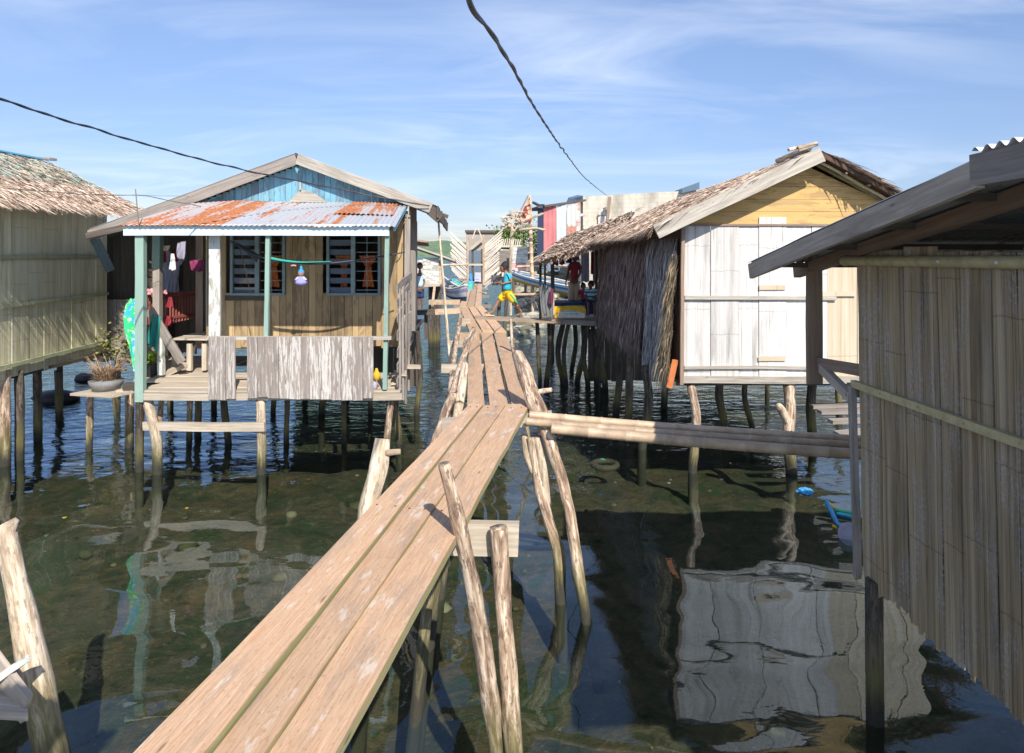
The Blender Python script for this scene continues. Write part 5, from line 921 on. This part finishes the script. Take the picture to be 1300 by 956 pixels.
# ================================================================ far side: boats, gateway, shacks, block building
def boat(name, label, bow, stern, wid, hgt, cols, parent=None, sheer=.35, outr=0):
    bow = Vector(bow); stern = Vector(stern); ax = (stern-bow); ln = ax.length; ax.normalize(); sd = ax.cross(Vector((0, 0, 1))).normalized()
    root = thing(name, label, 'boat', tuple(bow.lerp(stern, .5)), 'boats beyond the walkway'); n = 18; rows = ((0, .0), (.45, .12), (.78, .38), (.92, .62), (1, .82), (1.02, 1))
    vs = []; fs = []; ms = []; cl = []
    for i in range(n+1):
        t = i/n; w = wid/2*(math.sin(math.pi*min(1, t*1.0))**.55 if 0 < t < 1 else .02); rise = sheer*hgt*(abs(2*t-1)**2.4)*2
        for sg_ in (1, -1):
            for u, v in rows: vs.append(bow+ax*ln*t+sd*sg_*w*u+Vector((0, 0, rise*(.3+.7*v)+hgt*v)))
    m_ = len(rows); cm_ = (2, 2, 0, 1, 0)
    for i in range(n):
        for q in (0, 1):
            for j in range(m_-1):
                a = i*2*m_+q*m_+j; f = (a, a+1, a+2*m_+1, a+2*m_); fs.append(f if q else tuple(reversed(f))); ms.append(cm_[j])
    b = len(vs); mb = MB(); mb.V = [tuple(v) for v in vs]; mb.R = [.5]*b; mb.G = [(0, 0, 0)]*b; mb.F = fs; mb.M = ms; mb.build('hull', [M[c] for c in cols], root, True)
    mb = MB()
    for sg_ in (1, -1): mb.tube([Vector(vs[i*2*m_+(m_-1 if sg_ == 1 else 2*m_-1)]) for i in range(n+1)], .025, 6)
    mb.build('gunwale', M[cols[0]], root, True)
    mb = MB()
    for t in (.3, .5, .7): mb.beam(bow+ax*ln*t+sd*wid*.42+Vector((0, 0, hgt*.9)), bow+ax*ln*t-sd*wid*.42+Vector((0, 0, hgt*.9)), .18, .025)
    mb.build('thwart', M['pale'], root)
    if outr:
        mb = MB()
        for t in (.3, .7): mb.tube([bow+ax*ln*t+sd*outr+Vector((0, 0, .12)), bow+ax*ln*t+Vector((0, 0, hgt+.25)), bow+ax*ln*t-sd*outr+Vector((0, 0, .12))], .03, 6)
        mb.build('crossbar', M['culm_pale'], root, True)
        for s_ in (1, -1): mb = MB(); mb.tube([bow+ax*ln*.1+sd*s_*outr+Vector((0, 0, .12)), bow+ax*ln*.9+sd*s_*outr+Vector((0, 0, .1))], .05, 8); mb.build('outrigger', M['culm_pale'], root, True)
    return root
boat('outrigger_boat', 'long white boat with blue stripe and yellow bottom drawn up behind the stall', P(650, 357, 27), P(752, 384, 22), .85, .4, ('white_paint', 'blue_paint', 'yellow_paint'), sheer=.04)
boat('outrigger_boat', 'small white and grey boat afloat left of the far walkway', P(558, 371, 27), P(592, 389, 22.5), .6, .42, ('white_paint', 'dusk_cloth', 'navy_wall'), outr=0)
boat('outrigger_boat', 'turquoise and green boat moored behind the small white one', P(576, 373, 31), P(600, 377, 30), .7, .4, ('turquoise_shirt', 'green_paint', 'blue_paint'), outr=.9)
# slatted gateway fences
def slatfence(label, x0, x1, ytop, ybot, d, lean, n):
    t = thing('slatted_fence', label, 'fence', tuple(P((x0+x1)/2, ybot, d)), 'slatted fences flanking the gateway'); mb = MB()
    for i in range(n):
        u = (i+.5)/n; y = ytop+(ybot-ytop)*(i/(n-1)); a = P(x0-U(-1, 2) if lean > 0 else x0, y+(-10 if lean > 0 else 10)+U(-1, 1), d); b = P(x1+U(-1, 2) if lean < 0 else x1, y+(10 if lean > 0 else -10)+U(-1, 1), d)
        mb.beam(a, b, .02, .05, up=(0, 0, 1), jit=.003, seg=2)
    mb.build('slats', M['pale'], t); edge = x1 if lean > 0 else x0; far = x0 if lean > 0 else x1; mb = MB()
    mb.beam(P(edge, ybot+6, d-.05), P(edge, ytop-4, d-.05), .1, .08, up=(0, 1, 0)); mb.beam(P(far+(5 if lean > 0 else -5), ybot-3, d+.06), P(far+(5 if lean > 0 else -5), ytop+2, d+.06), .05, .05, up=(0, 1, 0)); mb.beam(P(x0, (ytop+ybot)/2, d+.06), P(x1, (ytop+ybot)/2, d+.06), .05, .05); mb.build('frame', M['culm_pale'], t); return t
M['slat_pale'] = wood('sun_bleached_slats', (.5, .43, .35), (.82, .76, .68), var=.2); M['pale_keep'] = M['pale']; M['pale'] = M['slat_pale']
slatfence('slatted fence panel with boards falling right, left of the gateway', 573, 594, 304, 353, 36, 1, 24); slatfence('slatted fence panel with boards rising right, right of the gateway', 614, 637, 302, 356, 35, -1, 25)
t = thing('picket_screen', 'short fan of pale upright pickets right of the gateway', 'fence', tuple(P(645, 318, 36))); mb = MB()
for i in range(12): mb.beam(P(630+i*2.6, 314, 36), P(631+i*2.7, 303+abs(i-6)*.2, 36), .05, .02, up=(0, 1, 0))
mb.beam(P(628, 313, 36.05), P(662, 312, 36.05), .04, .08); mb.build('pickets', M['pale'], t)
for px, py in (((601, 303), (606, 289)), ((613, 303), (605, 290))):
    pass
mb = MB(); mb.beam(P(600, 303, 35.5), P(604, 290, 35.5), .05, .05); mb.beam(P(612, 303, 35.5), P(607, 290, 35.5), .05, .05); one(mb, 'crossed_sticks', M['pale'], 'two bleached sticks crossed above the gateway', 'sticks')
M['pale'] = M['pale_keep']
sh = thing('gateway_shack', 'weathered woven shack with dark flat roof edge behind the gateway', 'shack', tuple(P(620, 365, 39)))
d = 39; mb = MB()
def wallrect(mb, x0, x1, y0, y1, d, t=.04): mb.beam(P(x0, (y0+y1)/2, d), P(x1, (y0+y1)/2, d), t, (y1-y0)/FP*d, jit=.004, seg=3)
wallrect(mb, 592, 651, 296, 318, d); mb.build('upper_wall', bambooweave('grey_woven_wall', ((.3, .26, .22), (.42, .37, .32), (.52, .47, .42)), strip=.05, gap=.6), sh)
mb = MB(); wallrect(mb, 612, 651, 318, 362, d+.02); mb.build('wall', M['grey'], sh); mb = MB(); wallrect(mb, 592, 651, 293, 296, d+1.0, 2.3); mb.build('roof', M['dark'], sh)
mb = MB(); wallrect(mb, 585, 660, 318, 362, d+5); mb.build('back_wall', solid('sea_blue_board', (.12, .17, .22)), sh)
for x in (593, 600, 612): mb = MB(); mb.beam(P(x, 362, d-.1), P(x, 316, d-.1), .12, .12, up=(0, 1, 0)); mb.build('post', M['dark'], sh)
mb = MB(); mb.beam(P(598, 316, d-.3), P(613, 303, d-.3), .06, .16); mb.build('awning_prop', M['pale'], sh); mb = MB(); mb.beam(P(593, 336, d-.2), P(614, 336, d-.2), .1, .1); mb.build('rail', M['pale'], sh)
for i, (x0, x1, y0, y1, m, lab, dd) in enumerate(((603, 610, 346, 358, 'lilac_cloth', 'pale blue crate seen through the gateway', 38), (594, 599, 347, 358, 'blue_paint', 'small blue crate at the left of the gateway opening', 38))):
    t = thing('crate', lab, 'crate', tuple(P((x0+x1)/2, y1, dd))); mb = MB()
    for k in range(4): wallrect(mb, x0, x1, y0+k*3, y0+k*3+2.4, dd, .03)
    mb.build('slats', M[m], t); MB().each([(P(q, y1, dd+.02), P(q, y0, dd+.02), .05, .05, dict(up=(0, 1, 0))) for q in (x0, x1)], 'corner_post', M[m], t); mb = MB(); wallrect(mb, x0, x1, y0, y1, dd+.4, .03); mb.build('back_panel', M[m], t)
bs = thing('board_shed', 'pale grey shed with pink lower boards right of the gateway', 'shed', tuple(P(658, 352, 33)))
mb = MB()
for k in range(7): wallrect(mb, 648, 670, 314+k*2.9, 316.7+k*2.9, 33, .03)
mb.build('upper_wall', M['column'], bs); mb = MB()
for k in range(6): wallrect(mb, 650, 668, 334.5+k*2.9, 337.2+k*2.9, 32.9, .03)
mb.build('lower_wall', wood('faded_pink_boards', (.5, .3, .27), (.6, .4, .36), paint=(.72, .42, .4), cover=.8), bs)
mb = MB(); wallrect(mb, 634, 651, 318, 345, 33.6); mb.build('side_wall', M['grey'], bs)
mb = MB(); mb.beam(P(652, 355, 33), P(652, 375, 33), .12, .12, up=(0, 1, 0)); mb.beam(P(667, 355, 33), P(667, 375, 33), .12, .12, up=(0, 1, 0)); mb.build('stilt', M['dark'], bs)
# more of the clutter round the gateway
def shackwall(x0, x1, y0, y1, d, m, lab, kind, cat, roof=None, posts=True):
    t = thing(kind, lab, cat, tuple(P((x0+x1)/2, y1, d))); n_ = max(3, int((x1-x0)/2.2)); mb = MB()
    for i in range(n_): xa = x0+(x1-x0)*(i+.5)/n_; mb.beam(P(xa, y1+U(-1, 1), d), P(xa, y0+U(-.6, .6), d), (x1-x0)/n_/FP*d*.94, .03, up=(0, 1, 0), jit=.003, seg=2)
    mb.build('wall', m, t)
    if roof: mb = MB(); mb.beam(P(x0-2, y0-1, d+.4), P(x1+2, y0-1+roof, d+.4), 1.6, .07); mb.build('roof', M['barge'], t)
    if posts:
        for q in (x0+1, x1-1): mb = MB(); mb.tube([P(q, y0, d+.1), P(q, y1, d+.1), P(q+.5, y1+22, d+.1)], .06, 6, .1); mb.build('post', M['bark_dark'], t, True)
shackwall(637, 650, 318, 352, 35.5, M['slat_pale'], 'narrow bleached plank shack between the right slatted fence and the grey shed', 'plank_shack', 'shack', 1)
shackwall(668, 684, 322, 344, 37, M['grey'], 'grey plank shack half hidden behind the tall bamboo pole', 'plank_shack', 'shack', -1)
shackwall(553, 561, 330, 346, 60, M['column'], 'tiny far shack on the water beyond the small stilt hut', 'plank_shack', 'shack', 0)
for i, (x0, x1, y, d, m, lab) in enumerate(((562, 594, 336.5, 33, 'culm_pale', 'thin bamboo rail running from the stake to the left slatted fence'), (556, 592, 355, 34, 'grey', 'grey rail low behind the left slatted fence'), (656, 692, 338.5, 31, 'culm_pale', 'bamboo rail crossing behind the tall bamboo pole'), (640, 690, 374.5, 22.5, 'culm_pale', 'bamboo rail low behind the walking child'), (702, 728, 337, 29, 'culm_pale', 'pale rail seen through the stall left of the standing woman'))):
    mb = MB(); mb.bamboo(P(x0, y, d), P(x1, y+U(-1, 1), d), .05); one(mb, 'bamboo_rail', M[m], lab, 'rail', 'bamboo rails round the far walkway', True)
# rubble bank below the far houses
mb = MB()
for _ in range(900):
    px = U(655, 800); d = U(31, 40); z = -.2+(d-31)*.26; p = Vector((X(px, d), d, z+U(-.1, .25))); r = U(.12, .35); mb.ball(p, r, r*U(.7, 1.1), r*U(.5, .8), 7, lump=.35)
for _ in range(70):
    px = U(606, 690); d = U(25, 31); p = Vector((X(px, d), d, U(-.15, .02))); r = U(.08, .3); mb.ball(p, r, r, r*.5, 7, lump=.35)
t = NT('rubble_stone'); m = t.bsdf(t.ramp(t.attr('rnd', 'Fac'), [(0, (.1, .1, .07)), (.5, (.26, .24, .18)), (1, (.5, .47, .4))]), .95); o = mb.build('rubble_bank', m); o['kind'] = 'stuff'; o['label'] = 'grey rubble heaped along the far shore behind the boat'; o['category'] = 'rubble'
# red and grey sheet wall, block building
d = 30; sw = thing('sheet_metal_house', 'house wall of red, white and rust tin sheets behind the stall', 'house', tuple(P(712, 330, d)))
for x0, x1, m in ((690, 706, plain('faded_red_sheet', (.6, .19, .19), .6, .25, 1.2)), (706.5, 719, plain('pale_blue_sheet', (.5, .57, .62), .6, .15, 1.2)), (719.5, 737, metal('rust_streaked_tin', (.6, .6, .56), (.62, .3, .22), .42, stripe=(1.1, 1.1)))):
    mb = MB(); mb.corr(P(x0, 318+10, d), P(x1, 328, d), P(x0, 263-(x0-690)*.05, d), P(x1, 262-(x1-690)*.12, d), wave=.2, amp=.007); mb.build('tin_wall', m, sw)
mb = MB(); mb.beam(P(683, 294, d+.3), P(690, 294, d+.1), .1, 70/FP*d, seg=1); mb.build('side_wall', M['navy_wall'], sw)
mb = MB(); mb.beam(P(688, 262.5, d+.2), P(740, 255, d+.6), .9, .09); mb.build('roof', M['dark'], sw); mb = MB(); mb.beam(P(677, 267, d+2), P(691, 263, d), .6, .08); mb.beam(P(677, 257, d+2), P(690, 264, d), .1, .1); mb.build('awning', M['dark'], sw)
mb = MB(); mb.beam(P(690, 296, d+5), P(737, 296, d+5), .1, 2.3, seg=1); mb.build('back_wall', M['dark'], sw)
cb_ = thing('block_building', 'unfinished bare concrete block building with a small arched window', 'building', (6, 34, 0))
d0_, d1_ = 32.5, 30; pa, pb = P(740, 250, d0_), P(880, 233, d1_)
mb = MB(); a = Vector((pa.x, pa.y, 1)); b = Vector((pb.x+4, pb.y-.6, 1)); wxa, wxb = .15, .235
def wp(u, z): q = a.lerp(b, u); return Vector((q.x, q.y, z))
ztop = lambda u: pa.z+(pb.z-pa.z)*u*1.0
ua, ub = .085, .14; zw0, zw1 = P(765, 296, 32).z, P(765, 266, 32).z
for u0, u1, z0, z1a, z1b in ((0, ua, 1, ztop(0), ztop(ua)), (ub, 1, 1, ztop(ub), ztop(.66)), (ua, ub, zw1, ztop(ua), ztop(ub)), (ua, ub, 1, zw0, zw0)): mb.plate([wp(u0, z0), wp(u1, z0), wp(u1, z1b), wp(u0, z1a)], .2, (0, 1, 0))
mb.plate([wp(0, 1), wp(0, ztop(0)), wp(0, ztop(0))+Vector((0, 7, 0)), wp(0, 1)+Vector((0, 7, 0))], .2, (1, 0, 0)); mb.plate([wp(0, 1)+Vector((0, 7, 0)), wp(1, 1)+Vector((0, 7, 0)), wp(1, ztop(.66))+Vector((0, 7, 0)), wp(0, ztop(0))+Vector((0, 7, 0))], .2, (0, 1, 0))
mb.build('block_wall', M['concrete'], cb_)
mb = MB(); uc = (ua+ub)/2; wv = (wp(ub, 0)-wp(ua, 0)).length/2; cz = zw1-wv; c = wp(uc, cz); mb.tube([c+Vector((math.cos(t_)*wv*.96, -.06, math.sin(t_)*wv*.96)) for t_ in [math.pi*i/10 for i in range(11)]], .06, 6); mb.beam(wp(ua, zw0)+Vector((0, -.05, 0)), wp(ua, cz)+Vector((0, -.05, 0)), .1, .1, up=(0, 1, 0)); mb.beam(wp(ub, zw0)+Vector((0, -.05, 0)), wp(ub, cz)+Vector((0, -.05, 0)), .1, .1, up=(0, 1, 0)); wn_ = mb.build('window', M['concrete'], cb_)
mb = MB(); mb.plate([wp(ua, zw0)+Vector((0, .05, 0)), wp(ub, zw0)+Vector((0, .05, 0)), wp(ub, cz-.06)+Vector((0, .05, 0)), wp(ua, cz-.06)+Vector((0, .05, 0))], .04, (0, 1, 0)); mb.plate([c+Vector((math.cos(t_)*wv*.9, .05, math.sin(t_)*wv*.9+.02)) for t_ in [math.pi*i/10 for i in range(11)]], .04, (0, 1, 0)); mb.build('shutter', M['white_paint'], wn_)
mb = MB(); mb.plate([c+Vector((math.cos(t_)*wv, .1, math.sin(t_)*wv)) for t_ in [0, .5, 1, 1.57, 2.1, 2.6, 3.14]]+[c+Vector((-wv, .1, zw0-cz)), c+Vector((wv, .1, zw0-cz))], .02, (0, 1, 0)); mb.build('pane', M['dusk_cloth'], wn_)
mb = MB(); mb.beam(P(774, 250, 31.6), P(770, 290, 31.6), .14, .1, up=(0, 1, 0)); mb.build('stain_pilaster', M['brown'], cb_); mb = MB(); mb.beam(P(733, 273.5, 31.5), P(744, 272.5, 31.5), .4, .12); mb.build('ledge', M['concrete'], cb_)
mb = MB(); mb.plate([P(724, 259, 33), P(740, 254, 31.5), P(740, 248.5, 31.5), P(727, 252, 33)], 2.5, (0, 1, .1)); mb.build('blue_roof_piece', M['tin_blue'], cb_)
mb = MB(); mb.plate([P(866, 239, 30.5), P(888, 231, 30.2), P(888, 240, 30.2), P(866, 245, 30.5)], 5, (0, 1, 0)); mb.build('roof', M['tin_blue'], cb_)
# sail-like cloth, driftwood, stake, tree
tp = thing('bamboo_flagpole', 'tall bamboo pole standing beside the patterned maroon cloth', 'pole', tuple(P(677, 375, 25))); mb = MB(); mb.bamboo(P(677, 395, 25), P(672, 248, 25), .07); mb.build('pole', M['culm_pale'], tp, True)
mb = MB(); d = 24.8; v = [P(653, 287, d), P(672.5, 250, d), P(675, 281, d)]; vs = []; gs = []; N_ = 8
for i in range(N_+1):
    for j in range(N_+1-i): w0 = 1-(i+j)/N_; p = v[0]*w0+v[1]*(i/N_)+v[2]*(j/N_); vs.append(p+Vector((0, .05*math.sin(i*1.3+j), 0))); gs.append((p.x, p.z, 0))
idx = {}; q = 0
for i in range(N_+1):
    for j in range(N_+1-i): idx[i, j] = q; q += 1
fs = []
for i in range(N_):
    for j in range(N_-i):
        fs.append((idx[i, j], idx[i+1, j], idx[i, j+1]))
        if j < N_-i-1: fs.append((idx[i+1, j], idx[i+1, j+1], idx[i, j+1]))
k = len(vs); vs += [p+Vector((0, .02, 0)) for p in vs]; gs += gs; fs += [tuple(k+i for i in reversed(f)) for f in fs]; mb.add(vs, fs, gs); one(mb, 'pennant', M['batik'], 'triangular maroon patterned cloth stretched beside the tall bamboo pole', 'cloth')
mb = MB(); mb.beam(v[0]+Vector((-.05, -.03, 0)), v[1]+Vector((-.05, -.03, .05)), .04, .06); one(mb, 'spar', M['brown'], 'brown spar along the slanting edge of the maroon cloth', 'spar')
mb = MB()
for _ in range(34):
    a = P(U(640, 664), U(268, 288), 24.5+U(-.3, .3)); dv = Vector((U(-.5, .5), U(-.3, .3), U(-.2, .3))); mb.tube([a-dv*.6, a+Vector((0, 0, U(-.05, .05))), a+dv*.6], [U(.02, .05), U(.02, .04), .012], 6, .3, ring=.1)
mb.tube([P(641, 290, 24.5), P(655, 284, 24.5), P(690, 271, 24.5)], [.05, .06, .04], 8, .2); mb.tube([P(655, 292, 24.5), P(676, 290, 24.5), P(692, 292, 24.5)], .05, 8, .2); mb.tube([P(651, 283, 24.5), P(649, 315, 24.5), P(648, 355, 24.8), P(648, 400, 25)], .06, 8, .1)
one(mb, 'driftwood', M['bark_pale'], 'tangle of bleached driftwood branches left of the maroon cloth', 'driftwood')
def tree(label, px, d, zb_, ht, rad, n, col):
    t = thing('tree', label, 'tree', (X(px, d), d, zb_)); c = Vector((X(px, d), d, zb_)); mb = MB(); tips = []
    mb.tube([c, c+Vector((.1, 0, ht*.35)), c+Vector((0, 0, ht*.6))], [.13, .1, .07], 8, .15)
    for _ in range(9): e = c+Vector((rng.gauss(0, rad*.6), rng.gauss(0, rad*.5), ht*U(.55, 1))); tips.append(e); mb.tube([c+Vector((.05, 0, ht*U(.3, .5))), (c+e)/2+Vector((0, 0, ht*.3)), e], [.06, .04, .015], 6)
    mb.build('trunk', M['bark_dark'], t, True); mb = MB()
    for _ in range(n):
        e = rng.choice(tips); p = e+Vector((rng.gauss(0, rad*.3), rng.gauss(0, rad*.3), rng.gauss(0, rad*.25))); a = Vector((U(-1, 1), U(-1, 1), U(-.6, .6))).normalized()*U(.12, .22); s = a.cross(Vector((U(-.4, .4), U(-.4, .4), 1))).normalized()*.05; mb.add([p, p+a*.5+s, p+a, p+a*.5-s], [(0, 1, 2, 3)], [(0, 0, 0)]*4)
    mb.build('crown', leaf(label[:12]+'leaves', col), t)
tree('leafy green tree behind the tall bamboo pole', 664, 38, 0.9, 3.9, 1.15, 3600, ((.07, .13, .02), (.17, .27, .04), (.24, .34, .07), (.1, .17, .03)))
tree('small tree half hidden between the red wall and the pole', 679, 41, .9, 2.9, .7, 1200, ((.08, .12, .03), (.15, .2, .05), (.22, .27, .08)))
# small stilt hut far left of the walkway
lh = thing('small_stilt_hut', 'tiny pale hut on dark stilts between the porch house and the walkway', 'hut', tuple(P(548, 395, 24)))
mb = MB(); wallrect(mb, 537, 557, 327, 360, 24); mb.build('wall', M['column'], lh); mb = MB(); wallrect(mb, 526, 537, 330, 352, 23.8); mb.build('side_wall', M['column'], lh)
mb = MB(); mb.slab(P(527, 312, 23.7), P(528, 315, 25.5), P(578, 330, 23.7), P(579, 333, 25.5), .06); mb.build('roof', M['barge'], lh)
mb = MB(); mb.plate([P(557, 330, 24.05), P(560, 331, 24.05), P(561, 361, 24.05), P(557, 361, 24.05)], .05, (0, 1, 0)); mb.beam(P(535, 362, 24), P(561, 361, 24), 1.4, .07); mb.build('platform', M['pale'], lh)
for px in (547, 552, 556): stilt(lh, [P(px, 362, 24), P(px+U(-1, 1), 385, 24), P(px, 405, 24)], .09)
mb = MB(); mb.beam(P(549, 388, 22), P(552, 362, 23.5), .08, .06); mb.build('ladder', M['culm_pale'], lh)
mb = MB(); mb.slab(P(516, 303, 19), P(520, 309, 20), P(543, 306, 19), P(545, 311, 20), .05); one(mb, 'loose_sheet', M['brown'], 'rusty brown scrap sheet sticking out behind the porch house corner', 'sheet')
t = thing('person', 'adult in pale blue clothes standing behind the porch house corner', 'x', (0, 0, 0)); bpy.data.objects.remove(t)
yq = 20.5; Jq = dict(pelvis=D(533, 366, yq), waist=D(533, 360, yq), chest=D(533, 351, yq), neck=D(533, 345, yq), head=D(533, 338, yq), shL=D(537, 349, yq), shR=D(529, 349, yq), elL=D(539, 358, yq), elR=D(527, 358, yq), wrL=D(536, 366, yq-.1), wrR=D(528, 366, yq), hipL=D(534.5, 368, yq), hipR=D(531, 368, yq), knL=D(535.5, 381, yq-.02), knR=D(530.5, 381, yq), anL=D(536, 393, yq), anR=D(530.5, 393, yq), toeL=D(536.5, 395, yq-.1), toeR=D(530, 395, yq-.1))
solid('pale_blue_shirt', (.45, .62, .8)); person('person in pale blue shirt standing beyond the porch house corner', Jq, 1.4, 'skin_dark', dict(shirt='pale_blue_shirt', shorts='navy_cloth', slen=.9), tuple(D(533, 396, yq)), Vector((.3, -1, 0)))
mb = MB(); mb.beam(P(518, 396.5, 20.9), P(552, 396, 20.4), .5, .06); mb.beam(P(525, 396, 20.6), P(524, 420, 20.6), .1, .1, up=(0, 1, 0)); mb.beam(P(541, 396, 20.6), P(541, 430, 20.6), .1, .1, up=(0, 1, 0)); one(mb, 'landing', M['dark'], 'dark landing board under the person in pale blue', 'landing')
# ================================================================ cables
def twist(pts, r, name, label, turns=.3, wob=.01):
    mb = MB(); pts = [Vector(p) for p in pts]; cs = []
    for i in range(len(pts)-1):
        p0 = pts[max(i-1, 0)]; p1 = pts[i]; p2 = pts[i+1]; p3 = pts[min(i+2, len(pts)-1)]; k = max(6, int((p2-p1).length/.06))
        for j in range(k): t = j/k; cs.append(.5*((2*p1)+(p2-p0)*t+(2*p0-5*p1+4*p2-p3)*t*t+(3*p1-p0-3*p2+p3)*t**3))
    cs.append(pts[-1]); ac = 0; A_, B_ = [], []
    for i, c in enumerate(cs):
        if i: ac += (c-cs[i-1]).length
        w = Vector((mnoise.noise(Vector((ac*2.2, 1, 0))), 0, mnoise.noise(Vector((ac*2.2, 5, 0)))))*wob*2; ph = ac/turns*3.14; o = Vector((math.cos(ph), 0, math.sin(ph)))*r*.55; A_.append(c+w+o); B_.append(c+w-o)
    mb.tube(A_, r, 6, ring=99); mb.tube(B_, r, 6, ring=99); return one(mb, name, M['cable'], label, 'cable', smooth=True)
twist([P(-60, 105, 5.6), P(0, 125, 6.3), P(100, 158, 7.4), P(200, 187, 8.6), P(300, 214, 9.8), P(375, 229, 10.6), P(450, 244, 11.1), P(545, 262, 11.35)], .009, 'power_cable', 'twisted black cable sagging from upper left to the blue gable')
twist([P(575, -40, 2.3), P(594, 0, 2.7), P(622, 40, 3.3), P(652, 88, 4.4), P(686, 148, 7), P(722, 200, 12), P(745, 228, 18), P(770, 248, 30)], .0085, 'power_cable', 'twisted black cable dropping from top centre to the block building', .5, .009)
twist([P(-20, 238, 9.6), P(60, 243, 10), P(115, 247, 10.3), P(180, 249, 10.8), P(255, 262, 11.1)], .004, 'thin_wire', 'thin wire crossing in front of the left thatch roof', .3, .01)
twist([P(150, 248, 10.6), P(240, 249, 11.05)], .002, 'thin_wire', 'hair-thin wire running level to the left barge board', .3, .004)
mb = MB(); mb.tube([P(172, 240, 9.9), P(174, 262, 9.9), P(176, 285, 9.95)], .008, 6); one(mb, 'antenna_stick', M['grey'], 'thin stick rising from the left end of the porch roof', 'stick')
mb = MB(); mb.tube([P(519, 262, 11.05), P(518, 275, 11.0), P(513, 283, 11.0), P(510, 287, 11.05)], .008, 6, ring=.05); one(mb, 'conduit', M['culm'], 'bent pale conduit at the right corner of the porch house', 'conduit', smooth=True)
# ================================================================ floating litter, corner boat
def crumple(c, r, flat, m, name, label, n=14):
    mb = MB(); c = Vector(c); ph = U(0, 90); vs = []; fs = []; k = 10
    for i in range(k+1):
        th = math.pi*i/k
        for j in range(n):
            a = 2*math.pi*j/n; dd = Vector((math.sin(th)*math.cos(a), math.sin(th)*math.sin(a), math.cos(th))); q = 1+.75*mnoise.noise(dd*2.3+Vector((ph, 0, 0)))+.3*mnoise.noise(dd*6+Vector((ph, 0, 0))); vs.append(c+Vector((dd.x*r, dd.y*r, dd.z*r*flat))*q)
    for i in range(k):
        for j in range(n): fs.append((i*n+j, (i+1)*n+j, (i+1)*n+(j+1) % n, i*n+(j+1) % n))
    mb.add(vs, fs); return one(mb, name, m, label, 'litter', 'litter floating in the water')
def W0(px, py, z=.01): return L(px, py, z)
crumple(W0(1023, 624), .1, .35, M['blue_paint'], 'plastic_bag', 'crumpled blue plastic bag floating between the stilts and the near hut')
t = thing('litter_raft', 'tangle of blue, green and yellow wrappers floating against the near hut wall', 'litter', tuple(W0(1068, 655)))
def strip(pts, m, w=.05):
    mb = MB(); q = [W0(*p, .02) for p in pts]; mb.tube(q, w, 6, .5, ring=.05); mb.build('wrapper', m, t, True)
strip([(1050, 637), (1056, 648), (1064, 665), (1072, 672)], M['blue_paint'], .03); strip([(1060, 648), (1070, 650), (1084, 652)], M['green_paint'], .035); strip([(1062, 653), (1075, 655), (1086, 658)], M['turquoise_shirt'], .025); strip([(1052, 640), (1057, 645)], M['yellow_paint'], .03); strip([(1058, 668), (1062, 670)], M['yellow_paint'], .025)
mb = MB(); mb.tube([W0(1079, 678, -.03), W0(1079, 678, .06)], [.1, .13], 14, ring=9); one(mb, 'tin_can', M['dusk_cloth'], 'grey plastic tub floating below the coloured wrappers', 'tub')
for i, (px, py, r, m, lab) in enumerate(((762, 628, .05, 'white_paint', 'white scrap floating just left of the dark shadow'), (849, 543+70, .03, 'white_paint', 'small white scrap under the bamboo bridge'), (797, 565, .035, 'white_paint', 'round white lid afloat below the bamboo bridge'), (765, 583, .05, 'green_paint', 'green wrapper afloat below the bamboo bridge'), (82, 657, .035, 'yellow_paint', 'yellow leaf afloat at the left'), (237, 645, .03, 'yellow_paint', 'pale yellow leaf afloat below the porch'), (104, 590, .04, 'white_paint', 'white scrap afloat near the left stilts'))):
    crumple(W0(px, py, -.01), r*.7, .25, M[m] if m != 'white_paint' else M['dusk_cloth'], 'floating_scrap', lab, 9)
for (px, py, r) in ((768, 590, .2),):
    mb = MB(); c = W0(px, py, -.25); mb.tube([c+Vector((math.cos(a)*r, math.sin(a)*r, 0)) for a in [i*2*math.pi/14 for i in range(15)]], .05, 8, ring=9); one(mb, 'sunken_tyre', M['dark'], 'brown ring lying under water below the bamboo bridge', 'tyre')
bt = thing('wooden_dinghy', 'tip of a small weathered wooden boat in the lower left corner', 'boat', tuple(P(5, 850, 4.5)))
mb = MB(); mb.beam(P(-40, 800, 4.3), P(34, 900, 4.0), .03, .2, jit=.003); mb.build('gunwale', M['barge_blue'], bt); mb = MB(); mb.beam(P(-60, 905, 4.2), P(26, 842, 4.1), .12, .04); mb.build('thwart', M['column'], bt)
mb = MB(); mb.slab(P(-120, 845, 4.3), P(-120, 900, 3.9), P(30, 870, 4.15), P(36, 905, 3.95), .04); mb.build('deck', M['barge_blue'], bt)
th = thing('shade_hut', 'unseen tin-roofed hut added behind the viewpoint to shade the lower left', 'hut', (-3.6, -1.5, 0))  # never in view, added to cast shade on the water at lower left
mb = MB(); mb.corr((-5.6, 1.25, 3.3), (-1.75, 1.25, 3.3), (-5.6, -3.4, 4.1), (-1.75, -3.4, 4.1), rows=4); mb.build('roof', M['tin_dark'], th)
mb = MB(); mb.beam((-5.3, .6, 2.3), (-2.1, .6, 2.3), .03, 2.0, seg=2); mb.beam((-5.3, -3.1, 2.5), (-2.1, -3.1, 2.5), .03, 2.4, seg=2); mb.build('wall', M['sawali_g'], th)
mb = MB(); mb.beam((-2.1, .6, 2.4), (-2.1, -3.1, 2.4), .03, 2.1, seg=2); mb.beam((-5.3, .6, 2.4), (-5.3, -3.1, 2.4), .03, 2.1, seg=2); mb.build('wall', M['sawali_g'], th)
for x in (-5.1, -2.3):
    for y in (.5, -3): stilt(th, [(x, y, 1.3), (x, y, .5), (x, y, 0)], .07)
